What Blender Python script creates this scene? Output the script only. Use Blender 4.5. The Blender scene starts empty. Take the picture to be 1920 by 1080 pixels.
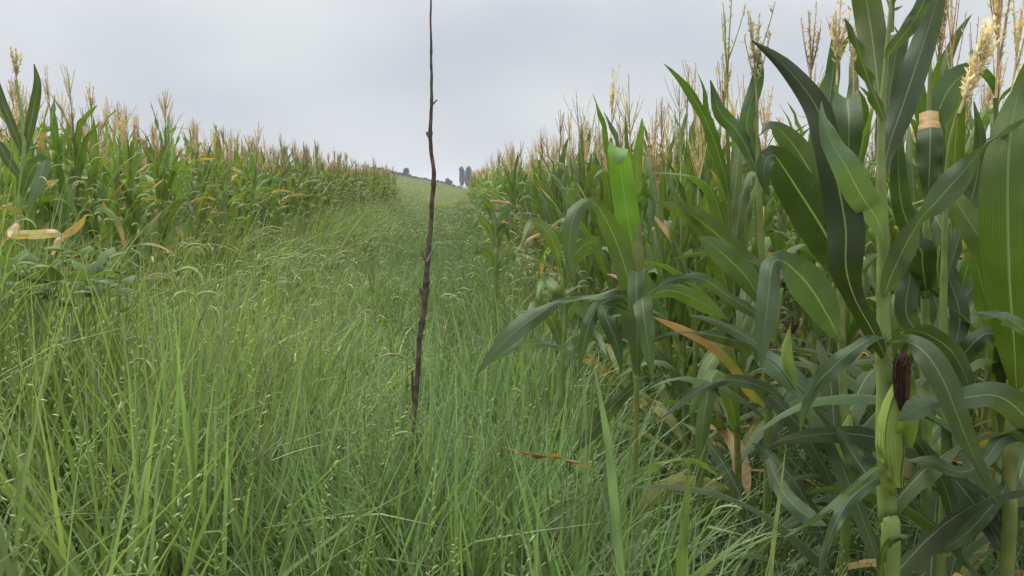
import bpy, math, random
import numpy as np
from math import sin, cos, pi, radians
C = bpy.context.scene.collection
random.seed(7); RNG = np.random.default_rng(11)

# ------------------------------------------------------------------ camera
F = 1600.0                      # focal length in photo pixels (1920 wide)
CAM = np.array([0.0, 0.0, 1.45])
YAW = math.atan2(110, F); PITCH = math.atan2(188, F)
cam_d = bpy.data.cameras.new("camera"); cam = bpy.data.objects.new("camera", cam_d); C.objects.link(cam)
cam_d.sensor_width = 36; cam_d.lens = 36*F/1920; cam_d.clip_start = 0.05; cam_d.clip_end = 5000
cam.location = CAM; cam.rotation_euler = (pi/2-PITCH, 0, -YAW)
bpy.context.scene.camera = cam
fw = np.array([sin(YAW)*cos(PITCH), cos(YAW)*cos(PITCH), -sin(PITCH)])
rt = np.array([cos(YAW), -sin(YAW), 0.0]); upv = np.cross(rt, fw)
def at(px, py, d):
    """the place at distance d ahead of the camera that the photo shows at (px, py)"""
    return CAM + fw*d + rt*((px-960)/F*d) + upv*((540-py)/F*d)

# ------------------------------------------------------------------ sky, sun, exposure
SUN_EL, SUN_AZ = radians(52), radians(-38)      # azimuth from +Y, towards -X: ahead of the camera, left
w = bpy.data.worlds.new("World"); bpy.context.scene.world = w; w.use_nodes = True
nt = w.node_tree; nt.nodes.clear()
def N(t, typ, **k):
    n = t.nodes.new(typ)
    for a, b in k.items(): setattr(n, a, b)
    return n
out = N(nt, "ShaderNodeOutputWorld"); bg = N(nt, "ShaderNodeBackground"); bg.inputs[1].default_value = 0.1
sky = N(nt, "ShaderNodeTexSky", sky_type='NISHITA', sun_disc=False, sun_elevation=SUN_EL, sun_rotation=SUN_AZ)
tc = N(nt, "ShaderNodeTexCoord"); sep = N(nt, "ShaderNodeSeparateXYZ")
nt.links.new(tc.outputs['Generated'], sep.inputs[0])
mp = N(nt, "ShaderNodeMapping"); mp.inputs['Scale'].default_value = (1.3, 1.3, 2.6); mp.inputs['Location'].default_value = (0.35, 0.1, 0.15)
nt.links.new(tc.outputs['Generated'], mp.inputs[0])
no = N(nt, "ShaderNodeTexNoise"); no.inputs['Scale'].default_value = 2.1; no.inputs['Detail'].default_value = 4; no.inputs['Roughness'].default_value = 0.45
nt.links.new(mp.outputs[0], no.inputs['Vector'])
cr = N(nt, "ShaderNodeValToRGB")
cr.color_ramp.elements[0].position = 0.42; cr.color_ramp.elements[0].color = (6.1, 6.4, 7.0, 1)
cr.color_ramp.elements[1].position = 0.70; cr.color_ramp.elements[1].color = (7.9, 8.15, 8.2, 1)
zf = N(nt, "ShaderNodeMath", operation='MULTIPLY_ADD'); zf.inputs[1].default_value = .45; nt.links.new(sep.outputs[2], zf.inputs[0]); nt.links.new(no.outputs[0], zf.inputs[2])
zc = N(nt, "ShaderNodeMath", operation='MINIMUM'); zc.inputs[1].default_value = .74; nt.links.new(zf.outputs[0], zc.inputs[0]); nt.links.new(zc.outputs[0], cr.inputs[0])
# an overcast sky is brighter overhead than near the horizon
mr = N(nt, "ShaderNodeMapRange"); mr.interpolation_type = 'SMOOTHSTEP'; mr.inputs[1].default_value = 0.12; mr.inputs[2].default_value = 0.8; mr.inputs[3].default_value = 0.635; mr.inputs[4].default_value = 1.9
nt.links.new(sep.outputs[2], mr.inputs[0])
mul = N(nt, "ShaderNodeVectorMath", operation='SCALE'); nt.links.new(cr.outputs[0], mul.inputs[0]); nt.links.new(mr.outputs[0], mul.inputs['Scale'])
mx = N(nt, "ShaderNodeMix", data_type='RGBA'); mx.inputs[0].default_value = 0.93
nt.links.new(sky.outputs[0], mx.inputs[6]); nt.links.new(mul.outputs[0], mx.inputs[7])
nt.links.new(mx.outputs[2], bg.inputs[0]); nt.links.new(bg.outputs[0], out.inputs[0])
sd = bpy.data.lights.new("sun", 'SUN'); sd.energy = 2.3; sd.angle = radians(16); sd.color = (1.0, 0.96, 0.88)
so = bpy.data.objects.new("sun", sd); C.objects.link(so)
from mathutils import Vector
sdir = Vector((sin(SUN_AZ)*cos(SUN_EL), cos(SUN_AZ)*cos(SUN_EL), sin(SUN_EL)))
so.rotation_euler = sdir.to_track_quat('Z', 'Y').to_euler()
sc = bpy.context.scene
sc.view_settings.view_transform = 'Standard'; sc.view_settings.look = 'None'; sc.view_settings.exposure = 0.5; sc.view_settings.gamma = 1
sc.render.engine = 'CYCLES'; sc.cycles.max_bounces = 7; sc.cycles.transparent_max_bounces = 4
sc.cycles.transmission_bounces = 5; sc.cycles.volume_bounces = 0

# ------------------------------------------------------------------ materials
def mat(name, rough=0.55, trans=0.0, tmul=(1.4, 1.5, 0.55), spec=0.35, midrib=0.0, veins=0.0, noise=0.25, nscale=14.0, bump=0.0, tint=None, sheen_rough=None, ribw=0.035, spots=0.0):
    m = bpy.data.materials.new(name); m.use_nodes = True; t = m.node_tree; t.nodes.clear()
    o = N(t, "ShaderNodeOutputMaterial"); p = N(t, "ShaderNodeBsdfPrincipled")
    p.inputs['Roughness'].default_value = rough; p.inputs['Specular IOR Level'].default_value = spec
    if tint is None:
        a = N(t, "ShaderNodeVertexColor", layer_name="tint"); col = a.outputs[0]
    else:
        a = N(t, "ShaderNodeRGB"); a.outputs[0].default_value = (*tint, 1); col = a.outputs[0]
    tcn = N(t, "ShaderNodeTexCoord")
    nz = N(t, "ShaderNodeTexNoise"); nz.inputs['Scale'].default_value = nscale; nz.inputs['Detail'].default_value = 5
    t.links.new(tcn.outputs['Object'], nz.inputs['Vector'])
    r = N(t, "ShaderNodeMapRange"); r.inputs[1].default_value = .25; r.inputs[2].default_value = .75
    r.inputs[3].default_value = 1-noise; r.inputs[4].default_value = 1+noise
    t.links.new(nz.outputs[0], r.inputs[0])
    s = N(t, "ShaderNodeVectorMath", operation='SCALE'); t.links.new(col, s.inputs[0]); t.links.new(r.outputs[0], s.inputs['Scale']); col = s.outputs[0]
    oi = N(t, "ShaderNodeObjectInfo")
    hs = N(t, "ShaderNodeHueSaturation"); t.links.new(col, hs.inputs['Color'])
    r2 = N(t, "ShaderNodeMapRange"); r2.inputs[3].default_value = 0.485; r2.inputs[4].default_value = 0.515; t.links.new(oi.outputs['Random'], r2.inputs[0]); t.links.new(r2.outputs[0], hs.inputs['Hue'])
    r3 = N(t, "ShaderNodeMapRange"); r3.inputs[3].default_value = 0.86; r3.inputs[4].default_value = 1.14; t.links.new(oi.outputs['Random'], r3.inputs[0]); t.links.new(r3.outputs[0], hs.inputs['Value'])
    col = hs.outputs[0]; bumpsrc = None
    if spots:      # blight specks and chewed, dusty patches
        sn = N(t, "ShaderNodeTexNoise"); sn.inputs['Scale'].default_value = 34; sn.inputs['Detail'].default_value = 6; sn.inputs['Roughness'].default_value = .7; t.links.new(tcn.outputs['Object'], sn.inputs['Vector'])
        sr = N(t, "ShaderNodeMapRange"); sr.inputs[1].default_value = .64; sr.inputs[2].default_value = .70; sr.inputs[4].default_value = spots; t.links.new(sn.outputs[0], sr.inputs[0])
        sx = N(t, "ShaderNodeMix", data_type='RGBA'); sx.inputs[7].default_value = (.19, .16, .07, 1); t.links.new(sr.outputs[0], sx.inputs[0]); t.links.new(col, sx.inputs[6]); col = sx.outputs[2]
    if midrib or veins:
        uv = N(t, "ShaderNodeUVMap", uv_map="uv"); su = N(t, "ShaderNodeSeparateXYZ"); t.links.new(uv.outputs[0], su.inputs[0])
        if veins:
            wv = N(t, "ShaderNodeMath", operation='SINE'); ms = N(t, "ShaderNodeMath", operation='MULTIPLY'); ms.inputs[1].default_value = 120
            t.links.new(su.outputs[0], ms.inputs[0]); t.links.new(ms.outputs[0], wv.inputs[0])
            vr = N(t, "ShaderNodeMapRange"); vr.inputs[1].default_value = -1; vr.inputs[2].default_value = 1; vr.inputs[3].default_value = 1-veins; vr.inputs[4].default_value = 1+veins
            t.links.new(wv.outputs[0], vr.inputs[0])
            s2 = N(t, "ShaderNodeVectorMath", operation='SCALE'); t.links.new(col, s2.inputs[0]); t.links.new(vr.outputs[0], s2.inputs['Scale']); col = s2.outputs[0]; bumpsrc = wv.outputs[0]
        if midrib:
            sb = N(t, "ShaderNodeMath", operation='SUBTRACT'); sb.inputs[1].default_value = 0.5; t.links.new(su.outputs[0], sb.inputs[0])
            ab = N(t, "ShaderNodeMath", operation='ABSOLUTE'); t.links.new(sb.outputs[0], ab.inputs[0])
            mm = N(t, "ShaderNodeMapRange"); mm.inputs[1].default_value = ribw*0.55; mm.inputs[2].default_value = ribw*1.2; mm.inputs[3].default_value = midrib; mm.inputs[4].default_value = 0
            t.links.new(ab.outputs[0], mm.inputs[0])
            fade = N(t, "ShaderNodeMapRange"); fade.inputs[1].default_value = 0.55; fade.inputs[2].default_value = 1.0; fade.inputs[3].default_value = 1; fade.inputs[4].default_value = 0.1
            t.links.new(su.outputs[1], fade.inputs[0])
            fm = N(t, "ShaderNodeMath", operation='MULTIPLY'); t.links.new(mm.outputs[0], fm.inputs[0]); t.links.new(fade.outputs[0], fm.inputs[1])
            mixr = N(t, "ShaderNodeMix", data_type='RGBA'); t.links.new(fm.outputs[0], mixr.inputs[0]); t.links.new(col, mixr.inputs[6]); mixr.inputs[7].default_value = (.25, .32, .17, 1); col = mixr.outputs[2]
    t.links.new(col, p.inputs['Base Color'])
    if bump:
        b = N(t, "ShaderNodeBump"); b.inputs['Strength'].default_value = bump; b.inputs['Distance'].default_value = 0.004
        t.links.new(bumpsrc or nz.outputs[0], b.inputs['Height']); t.links.new(b.outputs[0], p.inputs['Normal'])
    if trans:
        tr = N(t, "ShaderNodeBsdfTranslucent"); vm = N(t, "ShaderNodeVectorMath", operation='MULTIPLY'); vm.inputs[1].default_value = tmul
        t.links.new(col, vm.inputs[0]); t.links.new(vm.outputs[0], tr.inputs[0])
        ad = N(t, "ShaderNodeMixShader"); ad.inputs[0].default_value = trans
        t.links.new(p.outputs[0], ad.inputs[1]); t.links.new(tr.outputs[0], ad.inputs[2]); t.links.new(ad.outputs[0], o.inputs[0])
    else:
        t.links.new(p.outputs[0], o.inputs[0])
    return m
M_LEAF = mat("corn_leaf", rough=.52, trans=.31, spec=.3, midrib=.62, veins=.10, noise=.28, nscale=11, bump=.25, ribw=.028, spots=.55)
M_GRASS = mat("grass_blade", rough=.5, trans=.33, tmul=(1.3, 1.4, .6), spec=.35, midrib=.22, noise=.18, nscale=6, ribw=.09)
M_PITH = mat("stem", rough=.5, trans=0, spec=.35, noise=.25, nscale=30, bump=.15)
M_TASSEL = mat("tassel", rough=.8, trans=.42, tmul=(1.15, 1.12, .85), spec=.1, noise=.3, nscale=40)
M_HUSK = mat("husk", rough=.5, trans=.12, spec=.35, veins=.12, noise=.15, nscale=20, bump=.3)
M_BARK = mat("bark", rough=.9, spec=.15, noise=.75, nscale=38, bump=.9)
M_TREE = mat("tree_foliage", rough=.7, trans=.25, spec=.2, noise=.3, nscale=2)

# ------------------------------------------------------------------ mesh building
def norm(v): return v/np.maximum(np.linalg.norm(v, axis=-1, keepdims=True), 1e-9)
class MB:
    def __init__(s): s.v = []; s.f = []; s.uv = []; s.t = []; s.n = 0
    def add(s, v, f, uv, t):
        s.v.append(v.reshape(-1, 3)); s.f.append(f.reshape(-1, 4)+s.n); s.uv.append(uv.reshape(-1, 2)); s.t.append(t.reshape(-1, 3)); s.n += v.reshape(-1, 3).shape[0]
    def grid(s, V, t, closed=False):
        """V: (n, k, a, 3) grids; t: tint broadcastable to (n, k, a, 3)"""
        n, k, a, _ = V.shape
        idx = np.arange(n*k*a).reshape(n, k, a)
        if closed: b = np.roll(idx, -1, axis=2); A, B = idx, b
        else: A, B = idx[:, :, :-1], idx[:, :, 1:]
        q = np.stack([A[:, :-1], B[:, :-1], B[:, 1:], A[:, 1:]], -1)
        uu = np.broadcast_to(np.linspace(0, 1, a)[None, None, :], (n, k, a)); vv = np.broadcast_to(np.linspace(0, 1, k)[None, :, None], (n, k, a))
        s.add(V, q, np.stack([uu, vv], -1), np.broadcast_to(t, (n, k, a, 3)))
    def ribbons(s, P, S, W, t, a=2, fold=0.0, ruffle=None):
        """P spine (n,k,3), S side (n,k,3), W full width (n,k)"""
        u = np.linspace(-1, 1, a)
        T = norm(np.gradient(P, axis=1)); Nn = norm(np.cross(S, T))
        V = P[:, :, None] + S[:, :, None]*(u[None, None, :, None]*W[:, :, None, None]/2)
        if a > 2:
            V = V + Nn[:, :, None]*((np.abs(u)**1.3)[None, None, :, None]*(W*fold)[:, :, None, None]/2)
            if ruffle is not None:   # (n,k,2) edge waves: left, right
                e = np.where(u < 0, 0, 1); V = V + Nn[:, :, None]*((np.abs(u)**2)[None, None, :, None]*ruffle[:, :, e][..., None])
        t = np.asarray(t, float)
        if t.ndim == 1: t = t[None, None, None]
        elif t.ndim == 2: t = t[:, None, None]
        elif t.ndim == 3: t = t[:, :, None]
        s.grid(V, t)
    def tubes(s, P, R, t, sides=5):
        T = norm(np.gradient(P, axis=1))
        ref = np.where(np.abs(T[..., 2:3]) > .9, np.array([1.0, 0, 0]), np.array([0, 0, 1.0]))
        ref = np.broadcast_to(ref[:, :1], T.shape)
        A = norm(np.cross(T, ref)); B = np.cross(T, A)
        th = np.linspace(0, 2*pi, sides, endpoint=False)
        V = P[:, :, None] + (A[:, :, None]*np.cos(th)[None, None, :, None] + B[:, :, None]*np.sin(th)[None, None, :, None])*R[:, :, None, None]
        t = np.asarray(t, float)
        if t.ndim == 1: t = t[None, None, None]
        elif t.ndim == 2: t = t[:, None, None]
        elif t.ndim == 3: t = t[:, :, None]
        s.grid(V, t, closed=True)
    def arrays(s): return np.concatenate(s.v), np.concatenate(s.f), np.concatenate(s.uv), np.concatenate(s.t)
    def merge(s, other, R=None, loc=(0, 0, 0), sc=1.0, tmul=1.0):
        v, f, uv, t = other
        if R is not None: v = v@R.T
        s.add(v*sc+np.asarray(loc), f, uv, t*tmul)
    def mesh(s, name, m, origin=(0, 0, 0)):
        v, f, uv, t = s.arrays(); v = v-np.asarray(origin)
        me = bpy.data.meshes.new(name); nf = len(f)
        me.vertices.add(len(v)); me.vertices.foreach_set("co", v.astype(np.float32).ravel())
        me.loops.add(nf*4); me.loops.foreach_set("vertex_index", f.astype(np.int32).ravel())
        me.polygons.add(nf); me.polygons.foreach_set("loop_start", np.arange(0, nf*4, 4, dtype=np.int32))
        me.polygons.foreach_set("use_smooth", np.ones(nf, bool))
        ul = me.uv_layers.new(name="uv"); ul.data.foreach_set("uv", uv[f.ravel()].astype(np.float32).ravel())
        ca = me.color_attributes.new("tint", 'FLOAT_COLOR', 'POINT')
        ca.data.foreach_set("color", np.concatenate([np.clip(t, 0, 1), np.ones((len(t), 1))], 1).astype(np.float32).ravel())
        me.update(calc_edges=True); me.materials.append(m)
        return me
    def build(s, name, m, parent=None, origin=(0, 0, 0)):
        o = bpy.data.objects.new(name, s.mesh(name, m, origin)); C.objects.link(o)
        if parent is not None: o.parent = parent
        return o
def tag(o, label=None, cat=None, group=None, kind=None):
    if label: o['label'] = label
    if cat: o['category'] = cat
    if group: o['group'] = group
    if kind: o['kind'] = kind
    return o
def empty(name, loc, label=None, cat=None, group=None):
    o = bpy.data.objects.new(name, None); o.empty_display_size = .1; o.location = loc; C.objects.link(o)
    return tag(o, label, cat, group)
def copy_tree(o, parent=None):
    c = o.copy(); C.objects.link(c); c.parent = parent
    for ch in o.children: copy_tree(ch, c)
    return c
def sm(x): x = np.clip(x, 0, 1); return x*x*(3-2*x)
def rotz(a): c, s = cos(a), sin(a); return np.array([[c, -s, 0], [s, c, 0], [0, 0, 1.0]])
def catmull(P, n):
    P = np.asarray(P, float); k = len(P)
    Q = np.vstack([2*P[0]-P[1], P, 2*P[-1]-P[-2]])
    seg = np.linalg.norm(np.diff(P[:, :2], axis=0), axis=1)+1e-6; cum = np.concatenate([[0], np.cumsum(seg)])
    out = []
    for d in np.linspace(0, cum[-1], n):
        i = min(max(np.searchsorted(cum, d, side='right')-1, 0), k-2); t = (d-cum[i])/seg[i]
        a, b, c, e = Q[i], Q[i+1], Q[i+2], Q[i+3]
        v = .5*((2*b)+(-a+c)*t+(2*a-5*b+4*c-e)*t*t+(-a+3*b-3*c+e)*t**3)
        lo, hi = np.minimum(b, c), np.maximum(b, c); v[3:] = np.clip(v[3:], lo[3:], hi[3:])
        out.append(v)
    return np.array(out)

# ------------------------------------------------------------------ ground
def vn(x, y, s, seed=0):
    """smooth value noise, 0..1"""
    x = np.asarray(x, float)*s+seed*17.3; y = np.asarray(y, float)*s+seed*7.7
    xi, yi = np.floor(x), np.floor(y); fx, fy = x-xi, y-yi; fx = fx*fx*(3-2*fx); fy = fy*fy*(3-2*fy)
    h = lambda a, b: np.modf(np.abs(np.sin(a*127.1+b*311.7+seed)*43758.5453))[0]
    return (h(xi, yi)*(1-fx)+h(xi+1, yi)*fx)*(1-fy)+(h(xi, yi+1)*(1-fx)+h(xi+1, yi+1)*fx)*fy
def gz(x, y):
    x = np.asarray(x, float); y = np.asarray(y, float)
    z = .26*sm((-x-1.0)/1.3) + .04*(vn(x, y, 1.3)-.5)
    hill = sm((y-55)/190)*np.clip(.9-.19*np.clip(x, -22, 90), 0.0, 15)
    return z + hill
xs = np.unique(np.concatenate([np.linspace(-8, 8, 81), np.sign(np.linspace(-1, 1, 81))*8+np.sign(np.linspace(-1, 1, 81))*np.abs(np.linspace(-1, 1, 81))**3*1500]))
ys = np.unique(np.concatenate([np.linspace(-6, 40, 116), 40+np.linspace(0, 1, 70)**3*2500, -6-np.linspace(0, 1, 12)**2*400]))
X, Y = np.meshgrid(xs, ys); g = MB()
g.grid(np.stack([X, Y, gz(X, Y)], -1)[None], np.array([.1, .08, .05])[None, None, None])
M_SOIL = bpy.data.materials.new("soil"); M_SOIL.use_nodes = True; t = M_SOIL.node_tree; p = t.nodes['Principled BSDF']; p.inputs['Roughness'].default_value = .95; p.inputs['Specular IOR Level'].default_value = .1
tcn = N(t, "ShaderNodeTexCoord"); geo = N(t, "ShaderNodeSeparateXYZ"); t.links.new(tcn.outputs['Object'], geo.inputs[0])
n1 = N(t, "ShaderNodeTexNoise"); n1.inputs['Scale'].default_value = 9; n1.inputs['Detail'].default_value = 8; t.links.new(tcn.outputs['Object'], n1.inputs[0])
c1 = N(t, "ShaderNodeValToRGB"); c1.color_ramp.elements[0].color = (.022, .02, .012, 1); c1.color_ramp.elements[1].color = (.085, .075, .04, 1); t.links.new(n1.outputs[0], c1.inputs[0])
n2 = N(t, "ShaderNodeTexNoise"); n2.inputs['Scale'].default_value = .12; n2.inputs['Detail'].default_value = 9; n2.inputs['Roughness'].default_value = .65; t.links.new(tcn.outputs['Object'], n2.inputs[0])
c2 = N(t, "ShaderNodeValToRGB"); c2.color_ramp.elements[0].position = .35; c2.color_ramp.elements[1].position = .65
c2.color_ramp.elements[0].color = (.13, .17, .06, 1); c2.color_ramp.elements[1].color = (.25, .26, .11, 1); t.links.new(n2.outputs[0], c2.inputs[0])
mrr = N(t, "ShaderNodeMapRange"); mrr.inputs[1].default_value = 42; mrr.inputs[2].default_value = 52; t.links.new(geo.outputs[1], mrr.inputs[0])
mm = N(t, "ShaderNodeMix", data_type='RGBA'); t.links.new(mrr.outputs[0], mm.inputs[0]); t.links.new(c1.outputs[0], mm.inputs[6]); t.links.new(c2.outputs[0], mm.inputs[7]); t.links.new(mm.outputs[2], p.inputs[0])
bp = N(t, "ShaderNodeBump"); bp.inputs['Strength'].default_value = .7; bp.inputs['Distance'].default_value = .03; t.links.new(n1.outputs[0], bp.inputs['Height']); t.links.new(bp.outputs[0], p.inputs['Normal'])
tag(g.build("ground", M_SOIL), kind='structure')

# ------------------------------------------------------------------ colours (base tints)
YG = np.array([.115, .19, .028]); LG = np.array([.066, .104, .034]); LGY = np.array([.105, .155, .036]); LB = np.array([.075, .112, .056])
DRY = np.array([.42, .25, .11]); DRYP = np.array([.50, .38, .21]); OLD = np.array([.26, .26, .06])
STK = np.array([.15, .19, .045]); TAN = np.array([.50, .41, .25]); TGR = np.array([.33, .34, .17]); HUSK = np.array([.20, .26, .05]); SILK = np.array([.085, .050, .034])

# ------------------------------------------------------------------ generic corn plant
def leaf_curve(rng, base, az, th0, bend, L, n=15, p=1.6, kink=None, twist=0.0, azd=0.0):
    t = np.linspace(0, 1, n); ph = th0+bend*t**p
    if kink: ph = ph+kink[1]/(1+np.exp(-(t-kink[0])*26))
    a = az+azd*t
    D = np.stack([np.sin(ph)*np.cos(a), np.sin(ph)*np.sin(a), np.cos(ph)], -1)
    P = base+np.concatenate([[[0, 0, 0]], np.cumsum((D[1:]+D[:-1])/2*L/(n-1), axis=0)])
    S = np.stack([-np.sin(a), np.cos(a), np.zeros(n)], -1)
    r = twist*t**1.2; Nn = np.cross(S, D); S = S*np.cos(r)[:, None]+Nn*np.sin(r)[:, None]
    return P, S
def wprof(t): return (.5+.5*sm(t/.3))*np.clip(1-t**2.6, 0, 1)**.85
def leaf_tint(rng, base, n, dry=0.0, tip=0.0):
    t = np.linspace(0, 1, n)[:, None]; d = DRY*(1-.5*rng.random())+DRYP*.4*rng.random()
    k = np.clip(dry+sm((t-(1-tip))/.18)*(tip > 0), 0, 1)
    return base*(1-k)+d*k
def add_leaf(mb, rng, P, S, W, tint, a=5, fold=.35, ruf=.006):
    n = len(P); t = np.linspace(0, 1, n); f1, f2 = rng.uniform(3, 7, 2); q1, q2 = rng.uniform(0, 6, 2)
    env = np.sin(pi*np.clip(t*1.05, 0, 1))
    R = np.stack([np.sin(t*f1*2*pi/1.6+q1)*ruf*env, np.sin(t*f2*2*pi/1.6+q2)*ruf*env], -1)
    mb.ribbons(P[None], S[None], (W*wprof(t))[None], tint[None], a=a, fold=fold, ruffle=R[None])
def stalk_mesh(mb, rng, P, r0, r1, nodes):
    n = 34; Q = catmull(P, n); t = np.linspace(0, 1, n); R = r0+(r1-r0)*t
    b = np.zeros(n)
    for q in nodes: b += np.exp(-((t-q)/.012)**2)
    R = R*(1+.22*b); tn = STK*(1-.25*b[:, None])*(1+.2*rng.uniform(-1, 1))
    mb.tubes(Q[None, :, :3], R[None], tn[None], sides=8)
def tassel(mb, rng, base, H=.3, nb=10, tint=TAN, spread=1.0, lod=0, axis=(0, 0, 1), dens=1.0):
    axis = norm(np.asarray(axis, float)); ref = norm(np.cross(axis, [0.3, 1, 0.1])); ref2 = np.cross(axis, ref)
    k = 7; t = np.linspace(0, 1, k)
    bend = rng.uniform(-.05, .05, 2)*H
    main = base+axis*(t*H)[:, None]+(ref*bend[0]+ref2*bend[1])*(t**2)[:, None]
    brs = [(main, .0036)]
    for i in range(nb):
        s0 = rng.uniform(.12, .5); a = rng.uniform(0, 2*pi); L = rng.uniform(.38, .68)*H; sp = rng.uniform(.2, .75)*spread
        o = base+axis*(s0*H); hd = ref*cos(a)+ref2*sin(a)
        d = hd[None]*(sp*L*(t-.25*t**2))[:, None]+axis*(L*(t*cos(sp*.7)-.12*rng.random()*t**2))[:, None]
        brs.append((o+d, .0022))
    P = np.stack([b for b, _ in brs]); R = np.stack([np.linspace(r, r*.5, k) for _, r in brs])
    tt = tint[None]*(1+.25*rng.uniform(-1, 1, (len(brs), 1)))
    mb.tubes(P, R*(1.6 if lod else 1), tt, sides=3)
    # spikelets
    m = max(3, int((7 if lod else 22)*dens)); sz = (.017 if lod else .014)*(.7+.3*dens)
    n = len(brs); f = rng.uniform(.05, 1, (n, m))*(k-1); i0 = np.minimum(f.astype(int), k-2); fr = (f-i0)[..., None]
    pp = P[np.arange(n)[:, None], i0]*(1-fr)+P[np.arange(n)[:, None], i0+1]*fr
    pp[0] = base+axis*(rng.uniform(.35, 1, m)*H)[:, None]+(ref*bend[0]+ref2*bend[1])*.5
    dr = norm(axis*1.2+rng.normal(0, .55, (n, m, 3))); L = sz*rng.uniform(.7, 1.4, (n, m, 1))
    A = pp.reshape(-1, 1, 3); D = (dr*L).reshape(-1, 1, 3); S = norm(np.cross(dr, rng.normal(0, 1, dr.shape))).reshape(-1, 1, 3)
    Pq = np.concatenate([A, A+D*.5, A+D], 1); Sq = np.repeat(S, 3, 1); Wq = np.tile(np.array([.0008, (.0054 if not lod else .009)*(.6+.4*dens), .001]), (len(A), 1))
    mb.ribbons(Pq, Sq, Wq, np.repeat(tint[None]*1.1, len(A), 0)*(1+.3*rng.uniform(-1, 1, (len(A), 1))))
def ear_mesh(mb, silk, rng, base, axis, L=.2, R=.025, tint=HUSK):
    axis = norm(np.asarray(axis, float)); k = 14; t = np.linspace(0, 1, k)
    ref = norm(np.cross(axis, [0.2, 1, .3])); bow = .02*L/.2
    P = base+axis*(t*L)[:, None]+ref*(bow*np.sin(pi*t))[:, None]
    prof = (.4+.6*sm(t/.35))*np.clip(1-((t-.35)/.66).clip(0)**2.2, .1, 1)
    mb.tubes(P[None], (R*prof)[None], (tint[None]*(1.0+.0*t[:, None]))[None], sides=12)
    for j in range(4):                       # overlapping husk leaves with loose pointed tips
        a = j*pi/2+rng.uniform(-.4, .4); ref2 = np.cross(axis, ref); h = ref*cos(a)+ref2*sin(a); sd = -ref*sin(a)+ref2*cos(a)
        t2 = np.linspace(0, 1, 10); Q = base+axis*(t2*L*(1.0+.12*rng.random()))[:, None]+ref*(bow*np.sin(pi*t2))[:, None]
        rr = R*np.interp(t2, t, prof)*1.04+.004*sm((t2-.8)/.2); Q = Q+h*rr[:, None]
        W = R*1.7*np.sin(pi*np.clip(t2*.9+.12, 0, 1))**.7
        mb.ribbons(Q[None], np.repeat(sd[None], 10, 0)[None], W[None], (tint*rng.uniform(.85, 1.2)), a=5, fold=-.45)
    n = 26; s = np.linspace(0, 1, 5); tip = base+axis*(L*.93)
    dr = norm(axis[None]+rng.normal(0, .32, (n, 3))); LL = rng.uniform(.02, .055, n)
    P = tip+dr[:, None]*(s[None, :, None]*LL[:, None, None])-np.array([0, 0, .03])*(s**2)[None, :, None]*rng.random((n, 1, 1))
    silk.tubes(P, np.tile(np.linspace(.0035, .001, 5), (n, 1)), SILK[None]*rng.uniform(.6, 1.8, (n, 1)), sides=3)

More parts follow.
